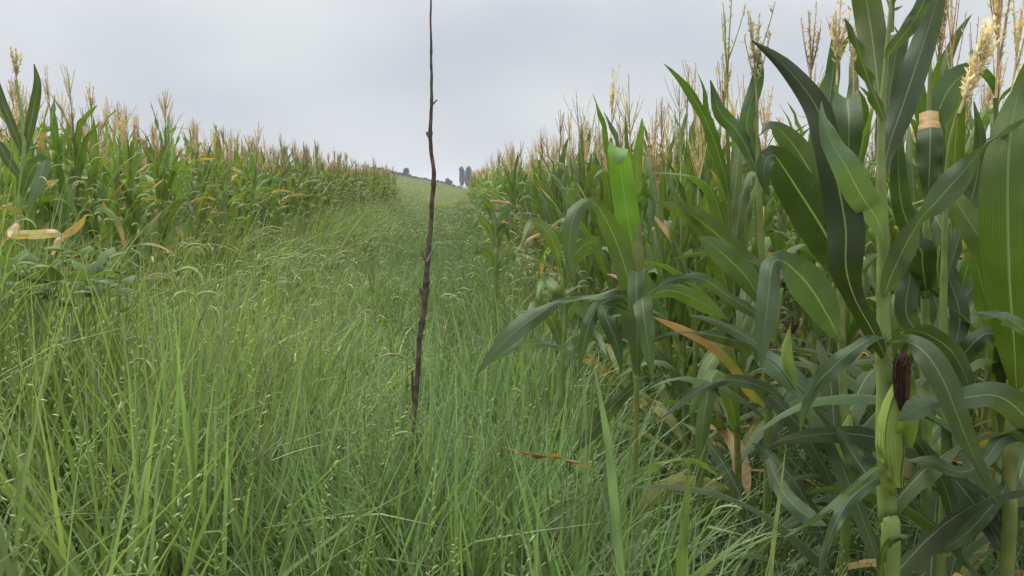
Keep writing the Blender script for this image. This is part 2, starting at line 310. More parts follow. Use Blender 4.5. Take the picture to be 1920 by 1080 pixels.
def corn(seed, H=1.66, lod=0, dryness=0.25, side=0):
    """parts of a corn plant in local coordinates: list of (name, builder, material)"""
    rng = np.random.default_rng(seed); parts = []
    lx, ly = rng.normal(0, .055, 2); tdens = rng.uniform(.25, 1.1)
    SP = [(0, 0, -.03), (lx*.2, ly*.2, H*.3), (lx*.6, ly*.6, H*.65), (lx, ly, H)]
    spn = catmull(SP, 60)[:, :3]
    nl = int(rng.integers(12, 15)); hs = np.linspace(.12, .87, nl)*H+rng.normal(0, .015, nl)
    az0 = rng.uniform(0, 2*pi)
    st = MB(); stalk_mesh(st, rng, [(*p,) for p in SP], .0125, .0055, hs/H); parts.append(("stalk", st, M_PITH))
    tb = MB(); tassel(tb, rng, spn[-1], H=rng.uniform(.28, .38), nb=int(rng.integers(7, 15)), tint=(TAN*1.15 if rng.random() < .85 else TGR*1.2)*rng.uniform(.9, 1.2), spread=rng.uniform(.4, .85), lod=lod, dens=tdens)
    segs = 15 if not lod else 9; ac = 5 if not lod else 3
    base_t = (LG+(LGY-LG)*(.6 if lod else (.15 if seed < 206 else .55)))*rng.uniform(1.0, 1.35)*(1.35 if lod else 1.5 if seed > 203 else 1)*(1-.3*rng.random()*np.array([0, 0, 1]))
    for i, h in enumerate(hs):
        f = h/H; az = az0+pi*i+rng.normal(0, .42)
        if f > .74: th0 = rng.uniform(.08, .36); L = rng.uniform(.34, .52); bend = rng.uniform(.1, .8); W = rng.uniform(.034, .052)
        elif f > .56: th0 = rng.uniform(.15, .45); L = rng.uniform(.42, .62); bend = rng.uniform(.2, 1.1); W = rng.uniform(.042, .066)
        elif f > .35: th0 = rng.uniform(.22, .55); L = rng.uniform(.5, .78); bend = rng.uniform(.4, 1.8); W = rng.uniform(.046, .074)
        else: th0 = rng.uniform(.55, 1.0); L = rng.uniform(.45, .7); bend = rng.uniform(1.0, 1.9); W = rng.uniform(.04, .065)
        kink = (rng.uniform(.4, .7), rng.uniform(.7, 1.5)) if rng.random() < .35 and f < .85 else None
        b = spn[int(np.clip(f*59, 0, 59))]
        P, S = leaf_curve(rng, b, az, th0, bend, L, n=segs, kink=kink, twist=rng.normal(0, .8), azd=rng.normal(0, .35))
        if lod == 0: P[:, 2] = np.maximum(P[:, 2], .04)
        d = 0; tip = 0
        if f < .35 and rng.random() < dryness*1.6: d = rng.uniform(.6, 1)
        elif rng.random() < dryness: tip = rng.uniform(.1, .45)
        tn = base_t*rng.uniform(.85, 1.2); tn = tn+(LGY-tn)*max(0, rng.normal(.15, .3))
        if f < .3 and rng.random() < .5: tn = OLD*.7
        lm = MB(); add_leaf(lm, rng, P, S, W, leaf_tint(rng, tn, segs, d, tip), a=ac, fold=rng.uniform(.15, .5), ruf=rng.uniform(.003, .012))
        parts.append(("leaf", lm, M_LEAF))
    parts.append(("tassel", tb, M_TASSEL))
    if rng.random() < .75:
        k = rng.uniform(.46, .56); b = spn[int(k*59)]; a = az0+rng.normal(0, .3); e = MB(); s = MB()
        ear_mesh(e, s, rng, b, (sin(.25)*cos(a), sin(.25)*sin(a), cos(.25)), L=rng.uniform(.17, .22), R=rng.uniform(.019, .025), tint=HUSK*rng.uniform(.8, 1.2)); parts.append(("ear", e, M_HUSK)); parts.append(("silk", s, M_TASSEL))
    return parts

# prototypes: 8 with separate leaves (near), 8 with one foliage mesh (mid), 6 coarse (far mass)
def to_meshes(parts, split):
    if split: return [(n, b.mesh(n, m)) for n, b, m in parts]
    o = []; fol = MB()
    for n, b, m in parts:
        if n == "leaf": fol.merge(b.arrays())
        elif n != "silk": o.append((n, b.mesh(n, m)))
    o.append(("foliage", fol.mesh("foliage", M_LEAF))); return o
near_protos = [to_meshes(corn(100+i, dryness=.10), True) for i in range(9)]
mid_protos = [to_meshes(corn(200+i, dryness=.16 if i < 6 else .5), False) for i in range(10)]
def flat(parts):
    m = {}
    for n, b, mt in parts:
        key = M_LEAF if n == "leaf" else (M_TASSEL if n in ("tassel", "silk") else M_PITH)
        m.setdefault(key.name, MB()).merge(b.arrays())
    return {k: v.arrays() for k, v in m.items()}
far_protos = [flat(corn(300+i, lod=1, dryness=.2)) for i in range(7)]

def put_corn(protos, i, x, y, rz, s, label, group):
    r = empty("corn_plant", (x, y, float(gz(x, y))-.01), label, "corn plant", group); r.rotation_euler = (random.gauss(0, .06), random.gauss(0, .06), rz); r.scale = (s, s, s)
    for n, me in protos[i % len(protos)]:
        o = bpy.data.objects.new(n, me); C.objects.link(o); o.parent = r
        if n == "silk": o.parent = ear
        if n == "ear": ear = o
    return r
cand = []
for k in range(9):
    y = 1.75+.1*k if k else 2.45
    while y < 38:
        x = .90+.52*k+random.gauss(0, .05); cand.append((y*(1+.17*k), 'R', k, x, y)); y += random.uniform(.19, .3)
for k in range(9):
    y = 3.1 if k == 0 else 2.9
    while y < 33:
        x = -2.35-.48*k+random.gauss(0, .09); cand.append((y*(1+.16*k)*1.05, 'L', k, x, y)); y += random.uniform(.15, .24)
cand.sort()
LABS = {('R', 0): "tall green corn plant in the front row of the field right of the grass",
        ('R', 1): "tall green corn plant standing behind the front row of the right field",
        ('L', 0): "green and yellowing corn plant in the front row of the field left of the grass",
        ('L', 1): "green and yellowing corn plant standing behind the front row of the left field"}
GRP = {'R': "corn plants of the right field", 'L': "corn plants of the left field"}
mass = MB(), MB(), MB()
massL = MB(), MB(), MB()
ncorn = 0
for sc_, sd_, k, x, y in cand:
    s = random.uniform(.86, 1.09)*(1.0 if sd_ == 'R' else (.95-.02*float(sm((y-4)/8)))*random.uniform(.93, 1.03))
    if sd_ == 'R' and k == 0 and y < 4.2: s *= .97
    # the frame's view wedge (plus a side step); what falls outside is never seen
    ang = (x-y*math.tan(YAW))/max(y, .1)
    if ang > .86 or ang < -.86: continue
    if ncorn < 288:
        kk = min(k, 1)
        split = sc_ < 5.2 and sd_ == 'R'; pi_ = random.randrange(6) if sd_ == 'R' else random.randrange(4, 10)
        put_corn(near_protos if split else mid_protos, pi_, x, y, random.uniform(0, 2*pi), s, LABS[(sd_, kk)], GRP[sd_]+(" front row" if kk == 0 else " inner rows")); ncorn += 1
    else:
        P = far_protos[random.randrange(len(far_protos))]; tgt = mass if sd_ == 'R' else massL
        R = rotz(random.uniform(0, 2*pi)); loc = (x, y, float(gz(x, y))); tm = random.uniform(.85, 1.2)
        for j, m in enumerate((M_LEAF, M_TASSEL, M_PITH)):
            if m.name in P: tgt[j].merge(P[m.name], R, loc, s, tm)
for nm, tgt in (("right", mass), ("left", massL)):
    r = MB(); mats = []
    arr = [t.arrays() for t in tgt]
    for a in arr: r.merge(a)
    o = r.build("corn_field", M_LEAF); o.data.materials.append(M_TASSEL); o.data.materials.append(M_PITH)
    idx = np.concatenate([np.full(len(a[1]), j, np.int32) for j, a in enumerate(arr)]); o.data.polygons.foreach_set("material_index", idx)
    tag(o, f"distant mass of corn with tan tassels running along the {nm} side of the grass strip", "corn field", kind='stuff')

# ------------------------------------------------------------------ traced plants near the camera
def tleaf(root, D, pts, tint=LG, name="leaf", fold=.3, tipdry=0.0, dry=0.0, ruf=.008, seed=0, n=30, m=None, label=None, rollbase=0.0):
    """pts: (px, py, depth offset, width in photo px, roll degrees) from leaf base to tip"""
    rng = np.random.default_rng(int(abs(pts[0][0]*7+pts[-1][1]*3))+seed)
    Q = catmull([(p[0], p[1], p[2], p[3], p[4] if len(p) > 4 else 0) for p in pts], n)
    d = D+Q[:, 2]; P = np.stack([at(Q[i, 0], Q[i, 1], d[i]) for i in range(n)])
    W = Q[:, 3]*d/F; T = norm(np.gradient(P, axis=0)); V = norm(P-CAM)
    S0 = norm(np.cross(T, V))
    for i in range(1, n):
        if np.dot(S0[i], S0[i-1]) < 0: S0[i] = -S0[i]
    N0 = np.cross(T, S0); r = np.radians(Q[:, 4]+rollbase); S = S0*np.cos(r)[:, None]+N0*np.sin(r)[:, None]
    t = np.linspace(0, 1, n); f1, f2 = rng.uniform(3, 6, 2); q1, q2 = rng.uniform(0, 6, 2); env = np.sin(pi*t)
    R = np.stack([np.sin(t*f1*4+q1)*ruf*env, np.sin(t*f2*4+q2)*ruf*env], -1)
    tn = leaf_tint(rng, np.asarray(tint)*rng.uniform(.93, 1.08), n, dry, tipdry)
    mb = MB(); mb.ribbons(P[None], S[None], W[None], tn[None], a=7, fold=fold, ruffle=R[None])
    o = mb.build(name, m or M_LEAF, root, origin=root.location)
    if label: o['label'] = label
    return o
def troot(px, D, label, cat="corn plant", name="corn_plant", py=900, group=None):
    p = at(px, py, D); return empty(name, (p[0], p[1], float(gz(p[0], p[1]))-.01), label, cat, group)
def tstalk(root, D, pts, nodes=(), tint=STK, name="stalk", ground=True, m=None, sides=10):
    P = [np.append(at(p[0], p[1], D+(p[3] if len(p) > 3 else 0)), p[2]*(D)/F/2) for p in pts]
    if ground:
        g0 = P[0].copy(); b = at(pts[0][0], pts[0][1], D); g0[:3] = (root.location[0], root.location[1], root.location[2]-.02); P = [g0]+P
    Q = catmull(P, 60); R = Q[:, 3].copy(); tn = np.repeat(tint[None], 60, 0).copy()
    for q in nodes:
        z = at(pts[0][0], q, D)[2]; b = np.exp(-((Q[:, 2]-z)/.007)**2); R *= 1+.2*b; tn *= (1-.3*b)[:, None]
    R *= 1+.05*np.sin(np.arange(60)*.9)
    mb = MB(); mb.tubes(Q[None, :, :3], R[None], tn[None], sides=sides)
    return mb.build(name, m or M_PITH, root, origin=root.location)
def tear(root, D, p0, p1, Rpx, tint=HUSK, silk=True, seed=1):
    a, b = at(*p0, D), at(*p1, D); rng = np.random.default_rng(seed); e, s = MB(), MB()
    ear_mesh(e, s, rng, a, b-a, L=float(np.linalg.norm(b-a)), R=Rpx*D/F, tint=tint)
    eo = e.build("ear", M_HUSK, root, origin=root.location)
    if silk: s.build("silk", M_TASSEL, eo, origin=root.location)
    return eo, s
def ttassel(root, D, p0, p1, nb=9, tint=TAN, spread=.8, seed=3):
    a, b = at(*p0, D), at(*p1, D); mb = MB()
    tassel(mb, np.random.default_rng(seed), a, H=float(np.linalg.norm(b-a)), nb=nb, tint=tint, spread=spread, axis=b-a)
    mb.build("tassel", M_TASSEL, root, origin=root.location)

# --- the tall plant with the brown-silked ear
D = 1.45
A = troot(1664, D, "tallest corn plant at the front right with a brown-silked ear on its thick stalk", py=1080)
tstalk(A, D, [(1668, 1080, 34), (1664, 960, 34), (1660, 830, 32), (1657, 670, 28), (1656, 555, 24), (1656, 445, 22), (1652, 335, 17), (1653, 225, 14), (1662, 110, 9), (1671, 0, 7), (1674, -70, 5)], nodes=(1015, 895, 800, 672, 556, 447, 336, 224))
tleaf(A, D, [(1660, 668, -.01, 18, 40), (1637, 622, -.06, 32, 15), (1603, 560, -.1, 36, 0), (1586, 500, -.13, 60, 0), (1586, 430, -.13, 68, 0), (1570, 340, -.12, 60, 5), (1548, 255, -.1, 50, 8), (1528, 195, -.08, 46, 0), (1470, 122, -.04, 28, 0), (1410, 76, 0, 2, 0)], LG*.45, fold=.25)  # tint lowered to paint in the shade on this leaf's underside
tleaf(A, D, [(1657, 446, -.02, 16, 60), (1645, 412, -.10, 38, 10), (1614, 365, -.17, 56, 0), (1588, 315, -.2, 52, 0), (1560, 268, -.2, 36, 10), (1545, 225, -.19, 18, 20), (1540, 190, -.17, 2, 30)], LB*1.3, fold=.15)
tleaf(A, D, [(1659, 224, -.01, 14, 30), (1640, 180, -.06, 22, 35), (1618, 120, -.1, 22, 40), (1602, 70, -.12, 16, 30), (1583, 34, -.12, 2, 0)], LG*.9)
tleaf(A, D, [(1654, 226, .01, 16, 40), (1645, 150, .06, 40, 10), (1634, 60, .1, 52, 0), (1620, -20, .12, 48, 0), (1600, -110, .1, 20, 0)], LGY*.8)
tleaf(A, D, [(1664, 108, -.005, 12, 60), (1676, 88, -.05, 22, 20), (1706, 50, -.08, 27, 10), (1733, 0, -.1, 26, 0), (1755, -80, -.1, 10, 0)], LB)
tleaf(A, D, [(1655, 334, .01, 14, 40), (1668, 270, .03, 34, 8), (1692, 200, .05, 48, 0), (1722, 110, .07, 48, 0), (1748, 30, .08, 38, 0), (1772, -60, .08, 14, 0)], LB)
tleaf(A, D, [(1654, 336, .03, 14, 30), (1660, 250, .09, 36, 0), (1672, 150, .13, 38, 0), (1684, 80, .15, 36, 0), (1690, 58, .18, 30, 0), (1688, 66, .24, 4, 0)], LG)
tleaf(A, D, [(1660, 555, -.01, 16, 60), (1670, 520, -.04, 34, 10), (1698, 460, -.07, 44, 0), (1727, 410, -.09, 19, 50), (1750, 385, -.1, 40, 10), (1785, 345, -.11, 52, 0), (1815, 312, -.12, 36, 10), (1838, 280, -.13, 13, 70), (1856, 262, -.14, 11, 70), (1890, 245, -.14, 15, 30), (1930, 218, -.15, 2, 0)], LB, fold=.22)
tleaf(A, D, [(1659, 628, -.01, 16, 60), (1640, 630, -.06, 20, 40), (1600, 655, -.1, 30, 15), (1560, 690, -.1, 34, 0), (1530, 722, -.09, 28, 0), (1508, 770, -.07, 14, 0), (1500, 810, -.05, 2, 0)], LB)
tleaf(A, D, [(1661, 632, .01, 14, 70), (1700, 618, .05, 14, 60), (1745, 630, .08, 32, 20), (1785, 660, .1, 36, 0), (1812, 710, .1, 26, 0), (1825, 760, .1, 2, 0)], LG*.8)
tleaf(A, D, [(1666, 645, -.01, 12, 60), (1695, 638, -.08, 24, 30), (1735, 662, -.13, 46, 5), (1768, 712, -.15, 50, 0), (1790, 765, -.15, 42, 0), (1812, 822, -.13, 34, 0), (1840, 885, -.12, 20, 20), (1872, 945, -.1, 2, 0)], LB, fold=.2)
tleaf(A, D, [(1666, 872, -.01, 16, 40), (1640, 882, -.08, 16, 20), (1600, 915, -.14, 14, 0), (1540, 965, -.18, 12, 0), (1470, 1008, -.2, 2, 0)], LG)
tleaf(A, D, [(1660, 890, -.01, 14, 40), (1630, 905, -.06, 26, 10), (1592, 938, -.1, 30, 0), (1565, 985, -.12, 20, 0), (1545, 1040, -.12, 13, 0), (1532, 1110, -.1, 5, 0)], LB)
tleaf(A, D, [(1655, 930, .01, 14, 30), (1622, 885, .05, 34, 0), (1592, 840, .08, 30, 0), (1565, 793, .1, 2, 0)], LG*.8)
tleaf(A, D, [(1652, 1090, -.02, 14, 30), (1655, 1040, -.06, 15, 10), (1675, 1012, -.09, 13, 0), (1712, 1002, -.11, 2, 0)], LG)
tleaf(A, D, [(1672, 800, .02, 14, 30), (1720, 830, .08, 22, 10), (1768, 905, .1, 28, 0), (1790, 985, .1, 20, 0), (1800, 1060, .1, 4, 0)], LG*.8)
e, _ = tear(A, D-.02, (1680, 912), (1700, 705), 25, tint=HUSK*1.2, silk=False)
sk = MB(); rng = np.random.default_rng(5)
q = catmull([np.append(at(a_, b_, D-.05), c_*D/F/2) for a_, b_, c_ in ((1693, 770, 12), (1690, 735, 24), (1690, 700, 27), (1692, 675, 24), (1695, 662, 12), (1696, 659, 2))], 24)
sk.tubes(q[None, :, :3], (q[:, 3]*(.92+.10*rng.normal(0, 1, 24)))[None], SILK*1.15, sides=14)
n = 150; s_ = np.linspace(0, 1, 7); i_ = rng.integers(0, 12, n); th = rng.uniform(0, 6.28, n)
off = np.stack([np.cos(th), np.sin(th), 0*th], -1); idx = np.clip(i_[:, None]+(s_*rng.uniform(6, 11, (n, 1))).astype(int), 0, 23)
sk.tubes(q[idx][:, :, :3]+off[:, None]*(q[idx][:, :, 3:4]*1.03+.0006*rng.random((n, 1, 1))), np.tile(np.linspace(.0011, .0006, 7), (n, 1)), SILK[None]*rng.uniform(.5, 2.6, (n, 1)), sides=3)
n = 90; tp_ = q[14][:3]; dr = norm(np.array([.1, 0, 1.0])[None]+rng.normal(0, .35, (n, 3))); s_ = np.linspace(0, 1, 6)
sk.tubes(tp_+rng.normal(0, .006, (n, 1, 3))+dr[:, None]*(s_[None, :, None]*rng.uniform(.012, .034, (n, 1, 1)))-np.array([0, 0, .016])*(s_**2)[None, :, None]*rng.random((n, 1, 1)), np.tile(np.linspace(.001, .0004, 6), (n, 1)), SILK[None]*rng.uniform(.5, 2.6, (n, 1)), sides=3)
sk.build("silk", M_TASSEL, e, origin=A.location)
tleaf(A, D-.045, [(1696, 830, .02, 30, 0), (1704, 790, -.004, 34, 0), (1707, 745, -.004, 26, 0), (1706, 705, 0, 14, 0), (1702, 668, 0, 2, 0)], HUSK*1.15, name='husk_leaf', m=M_HUSK, fold=-.7)
tleaf(A, D-.03, [(1668, 930, 0, 24, 0), (1660, 900, -.01, 22, 0), (1650, 860, 0, 10, 0), (1645, 832, 0, 2, 0)], HUSK, name="husk_leaf", m=M_HUSK, fold=-.5)
ttassel(A, D, (1672, 60), (1678, -150), nb=11, tint=TGR, spread=.9)

# --- the plant behind it to the left
D = 1.95
B = troot(1577, D, "corn plant just left of the tallest one, leaves arching left over a blunt ear", py=1000)
tstalk(B, D, [(1590, 900, 18), (1582, 760, 16), (1578, 640, 14), (1577, 500, 13), (1580, 380, 12), (1572, 250, 9), (1568, 160, 7)], nodes=(800, 640, 558, 440, 330))
tleaf(B, D, [(1590, 520, -.05, 30, 20), (1570, 480, -.2, 66, 5), (1540, 425, -.26, 82, 0), (1500, 362, -.3, 76, 0), (1466, 310, -.33, 56, 0), (1450, 290, -.36, 38, 20), (1436, 300, -.39, 32, 0), (1432, 330, -.4, 24, 0), (1440, 368, -.4, 2, 0)], LG*.5, fold=.2)  # shaded underside is put into the colour, hence the darker green
tleaf(B, D, [(1577, 440, -.01, 12, 40), (1552, 388, -.08, 32, 0), (1524, 330, -.12, 52, 0), (1490, 275, -.15, 46, 0), (1462, 245, -.17, 30, 10), (1440, 236, -.19, 18, 40), (1428, 250, -.2, 2, 0)], LB, fold=.2)
tleaf(B, D, [(1576, 638, -.01, 12, 40), (1552, 592, -.1, 54, 5), (1520, 540, -.16, 72, 0), (1485, 502, -.2, 52, 10), (1458, 486, -.24, 36, 40), (1446, 500, -.28, 38, 0), (1441, 550, -.3, 42, 0), (1436, 600, -.31, 40, 0), (1430, 650, -.31, 22, 0), (1428, 690, -.31, 2, 0)], LB, fold=.25)
tleaf(B, D, [(1576, 332, .01, 12, 30), (1560, 290, .05, 32, 0), (1552, 220, .1, 28, 0), (1562, 130, .12, 26, 0), (1566, 40, .1, 2, 0)], LG)
tleaf(B, D, [(1575, 335, -.01, 12, 30), (1600, 260, -.05, 30, 20), (1606, 215, -.1, 46, 0), (1590, 185, -.14, 50, 20), (1592, 230, -.2, 50, 0), (1590, 300, -.2, 36, 0), (1588, 360, -.2, 2, 0)], LG*.75)
tear(B, D-.06, (1600, 900), (1597, 782), 21, tint=HUSK*.8, silk=False, seed=4)
tear(B, D-.1, (1490, 720), (1483, 620), 11, tint=HUSK*1.1, silk=True, seed=6)
ttassel(B, D, (1568, 165), (1573, -10), nb=8, tint=TAN*1.1, spread=.6, seed=8)

# --- the plant at the right edge with the broad see-through leaf
D = 1.6
Cc = troot(1905, D, "corn plant at the right edge holding up a very broad pale-ribbed leaf", py=1060)
tstalk(Cc, D, [(1890, 1050, 26), (1892, 900, 26), (1902, 730, 26), (1912, 560, 24), (1925, 400, 20), (1935, 200, 16), (1940, 60, 10)], nodes=(990, 860, 725, 560))
tleaf(Cc, D, [(1906, 728, -.02, 20, 0), (1902, 650, -.06, 58, 0), (1894, 540, -.1, 88, 0), (1890, 420, -.12, 98, 0), (1890, 320, -.12, 90, 0), (1895, 250, -.1, 66, 0), (1903, 200, -.07, 40, 20), (1915, 160, -.02, 18, 40), (1930, 130, .03, 2, 40)], np.array([.075, .115, .018]), fold=.12)
tleaf(Cc, D, [(1990, 840, -.05, 20, 0), (1935, 792, -.12, 56, 0), (1890, 752, -.17, 56, 0), (1855, 740, -.2, 46, 0), (1815, 745, -.23, 42, 0), (1775, 750, -.25, 22, 30), (1745, 755, -.27, 26, 0), (1715, 768, -.28, 42, 0), (1685, 790, -.28, 2, 0)], LB, fold=.2)
tleaf(Cc, D, [(1912, 600, -.02, 14, 0), (1880, 590, -.12, 14, 40), (1850, 590, -.16, 16, 50), (1830, 586, -.18, 2, 0)], LB)
tleaf(Cc, D, [(1950, 680, -.05, 20, 0), (1925, 625, -.14, 26, 0), (1895, 600, -.2, 26, 15), (1860, 590, -.24, 14, 40), (1825, 588, -.26, 2, 0)], LB)
tleaf(Cc, D, [(1930, 815, -.05, 20, 20), (1880, 822, -.12, 26, 10), (1848, 862, -.16, 26, 0), (1812, 884, -.19, 20, 10), (1780, 880, -.21, 24, 0), (1745, 864, -.23, 20, 10), (1702, 864, -.25, 2, 0)], LB)
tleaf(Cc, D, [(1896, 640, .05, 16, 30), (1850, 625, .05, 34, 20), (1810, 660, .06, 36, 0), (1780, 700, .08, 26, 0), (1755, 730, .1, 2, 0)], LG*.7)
tleaf(Cc, D, [(1912, 560, .05, 18, 0), (1860, 480, .1, 48, 0), (1820, 420, .12, 52, 0), (1790, 370, .15, 30, 0), (1775, 335, .17, 2, 0)], LGY)
tleaf(Cc, D, [(1895, 900, .0, 18, 0), (1850, 960, -.05, 30, 0), (1800, 1010, -.08, 26, 0), (1750, 1040, -.1, 2, 0)], LG*.8)
tleaf(Cc, D, [(1938, 150, -.02, 20, 0), (1925, 230, -.08, 30, 10), (1890, 250, -.1, 18, 0), (1850, 262, -.12, 2, 0)], LB)
ttassel(Cc, D, (1938, 70), (1942, -130), nb=8, tint=TAN)

# --- plant behind: folded leaf with a dried orange bend
D = 2.0
E = troot(1748, D, "corn plant with a leaf folded over at an orange dried bend, behind the front stalks", py=950)
tstalk(E, D, [(1738, 900, 17), (1735, 740, 16), (1735, 560, 15), (1737, 420, 13), (1740, 300, 11), (1742, 200, 8), (1744, 130, 6)], nodes=(650, 560, 430, 330))
tleaf(E, D, [(1738, 420, .01, 16, 0), (1762, 330, .04, 30, 20), (1752, 250, -.02, 38, 10), (1742, 212, -.08, 36, 0)], LG*.9)
tleaf(E, D, [(1741, 207, -.08, 33, 0), (1742, 225, -.1, 34, 0), (1743, 245, -.12, 44, 0)], DRY*1.1, name="leaf", label="short dried orange bend of the folded leaf", n=10)
tleaf(E, D, [(1744, 238, -.12, 42, 0), (1744, 262, -.14, 46, 0), (1743, 310, -.15, 42, 0), (1741, 350, -.15, 24, 0), (1738, 395, -.15, 2, 0)], LG*.7)
tleaf(E, D, [(1742, 330, .02, 14, 0), (1752, 240, .04, 34, 0), (1772, 180, .05, 52, 0), (1800, 145, .06, 44, 15), (1835, 132, .08, 20, 50), (1862, 158, .1, 16, 20), (1872, 200, .1, 2, 0)], LG)
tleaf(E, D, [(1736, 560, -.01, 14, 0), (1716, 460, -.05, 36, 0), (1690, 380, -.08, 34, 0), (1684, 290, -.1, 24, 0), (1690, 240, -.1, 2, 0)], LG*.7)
tleaf(E, D, [(1737, 640, -.01, 14, 0), (1700, 590, -.04, 40, 0), (1706, 520, -.04, 40, 0), (1715, 455, -.05, 4, 0)], LB)
tleaf(E, D, [(1737, 545, -.02, 40, 0), (1730, 500, -.08, 48, 0), (1728, 470, -.11, 50, 10), (1716, 464, -.14, 14, 50), (1700, 480, -.16, 10, 40), (1688, 510, -.18, 2, 0)], LG*.7)
tleaf(E, D, [(1740, 640, .02, 14, 0), (1780, 590, .05, 30, 0), (1840, 520, .1, 30, 0), (1890, 450, .12, 2, 0)], LB)
# straw plume: a closed dry tassel leaning right
D = 1.62
G = troot(1772, D, "corn plant whose straw-coloured plume of a tassel leans right against the sky", py=1000)
tstalk(G, D, [(1772, 900, 18), (1768, 700, 17), (1770, 500, 12), (1774, 330, 7), (1782, 262, 6), (1797, 205, 5)], nodes=(700, 520))
for sdn in range(3): ttassel(G, D+.008*(sdn-1), (1797, 212), (1856, 45+14*sdn), nb=15, tint=np.array([.72, .62, .44]), spread=.30, seed=20+sdn)
tleaf(G, D+.3, [(1776, 520, 0, 14, 0), (1806, 420, .02, 28, 0), (1830, 340, .03, 30, 0), (1838, 260, .02, 20, 0), (1826, 190, 0, 2, 0)], LG)
tleaf(G, D+.3, [(1776, 690, 0, 14, 0), (1800, 600, .02, 34, 0), (1780, 520, .03, 34, 0), (1765, 450, .02, 2, 0)], LB*.9)

# --- middle-right plant: leaves reaching left
D = 2.25
K = troot(1440, D, "corn plant whose long lower leaves arch left, one with an orange tip", py=950)
tstalk(K, D, [(1440, 860, 15), (1437, 720, 14), (1432, 600, 13), (1428, 460, 12), (1420, 300, 9), (1418, 190, 7)], nodes=(760, 650, 520, 400))
tleaf(K, D, [(1432, 575, -.01, 12, 20), (1400, 520, -.1, 44, 0), (1360, 480, -.15, 46, 0), (1330, 455, -.18, 26, 20), (1310, 446, -.19, 2, 0)], LB)
tleaf(K, D, [(1430, 500, .02, 12, 20), (1390, 480, .05, 34, 0), (1345, 440, .03, 44, 0), (1300, 405, .0, 36, 0), (1262, 388, -.02, 20, 0), (1233, 378, -.03, 2, 0)], LGY*.95)
tleaf(K, D, [(1434, 600, -.01, 14, 30), (1405, 580, -.1, 22, 30), (1365, 555, -.15, 22, 20), (1320, 524, -.2, 22, 0), (1275, 521, -.23, 14, 20), (1243, 533, -.25, 7, 0), (1219, 556, -.26, 2, 0)], LB)
tleaf(K, D, [(1436, 690, -.01, 14, 30), (1425, 662, -.1, 22, 0), (1390, 642, -.16, 30, 0), (1335, 628, -.2, 18, 30), (1275, 623, -.24, 9, 40), (1232, 633, -.28, 8, 30), (1206, 655, -.3, 7, 0), (1176, 672, -.32, 2, 0)], LG, tipdry=.2)
tleaf(K, D, [(1405, 645, -.16, 10, 0), (1435, 672, -.25, 38, 0), (1475, 703, -.32, 44, 0), (1515, 738, -.36, 34, 0), (1560, 776, -.38, 2, 0)], LB)
tleaf(K, D, [(1437, 760, -.01, 12, 20), (1405, 735, -.06, 18, 0), (1375, 690, -.1, 18, 0), (1330, 646, -.12, 17, 0), (1278, 618, -.13, 16, 0), (1224, 594, -.13, 2, 0)], OLD*1.0, tipdry=.62, label="long drooping leaf turning from yellow to orange at its tip")
tleaf(K, D, [(1470, 755, -.1, 16, 10), (1430, 726, -.18, 24, 10), (1380, 713, -.22, 22, 10), (1342, 716, -.25, 14, 40), (1295, 742, -.28, 16, 20), (1240, 785, -.3, 2, 0)], LB)
tleaf(K, D, [(1418, 300, 0, 14, 10), (1400, 230, .0, 26, 0), (1420, 150, .0, 24, 0), (1425, 90, 0, 2, 0)], LG)
tleaf(K, D, [(1420, 320, 0, 14, 10), (1385, 250, .0, 28, 0), (1350, 210, .0, 26, 0), (1332, 150, 0, 2, 0)], LG)
tear(K, D-.03, (1450, 640), (1468, 540), 13, tint=HUSK, seed=9)
ttassel(K, D, (1418, 200), (1414, 20), nb=8, tint=TAN*.95, spread=.7, seed=10)
tleaf(K, D, [(1440, 860, -.3, 12, 0), (1470, 925, -.4, 30, 0), (1512, 966, -.5, 32, 0), (1550, 986, -.55, 2, 0)], LB)
tleaf(K, D, [(1345, 890, -.7, 6, 0), (1310, 868, -.75, 10, 20), (1260, 864, -.78, 11, 20), (1215, 878, -.8, 8, 0), (1180, 900, -.8, 2, 0)], LGY)

# --- the young plant standing out in the grass
D = 2.1
H = troot(1192, D, "young bright green corn plant standing alone in the grass before the right field", py=850)
tstalk(H, D, [(1193, 812, 9), (1192, 690, 13), (1194, 600, 19), (1195, 520, 24), (1196, 462, 22), (1196, 420, 12)], nodes=(690, 602, 520), tint=STK*1.05)
tleaf(H, D, [(1196, 545, .01, 26, 0), (1187, 470, .0, 38, 0), (1174, 390, -.02, 46, 0), (1164, 320, -.04, 44, 0), (1159, 284, -.07, 40, 0), (1158, 275, -.1, 38, 0), (1158, 288, -.13, 37, 0), (1158, 300, -.14, 30, 0), (1158, 308, -.14, 16, 0)], YG*1.15, fold=.2)
tleaf(H, D, [(1196, 500, .02, 24, 0), (1182, 430, .04, 36, 0), (1172, 350, .06, 30, 0), (1180, 290, .06, 4, 0)], YG*1.1)
tleaf(H, D, [(1198, 470, .0, 16, 0), (1190, 390, .03, 22, 0), (1194, 310, .03, 20, 0), (1202, 250, .03, 12, 0), (1204, 222, .03, 2, 0)], YG*1.3)
tleaf(H, D, [(1192, 600, .0, 18, 0), (1180, 530, -.05, 40, 0), (1160, 465, -.08, 40, 0), (1138, 415, -.12, 34, 0), (1120, 386, -.16, 26, 20), (1100, 375, -.2, 22, 50), (1082, 392, -.24, 30, 0), (1070, 430, -.26, 30, 0), (1068, 480, -.26, 20, 0), (1078, 540, -.26, 2, 0)], LG*1.25, fold=.2)
tleaf(H, D, [(1196, 500, .03, 14, 0), (1192, 420, .05, 26, 0), (1198, 376, .02, 28, 20), (1212, 370, -.02, 20, 40), (1221, 395, -.05, 16, 0), (1216, 450, -.06, 2, 0)], LG*1.15)
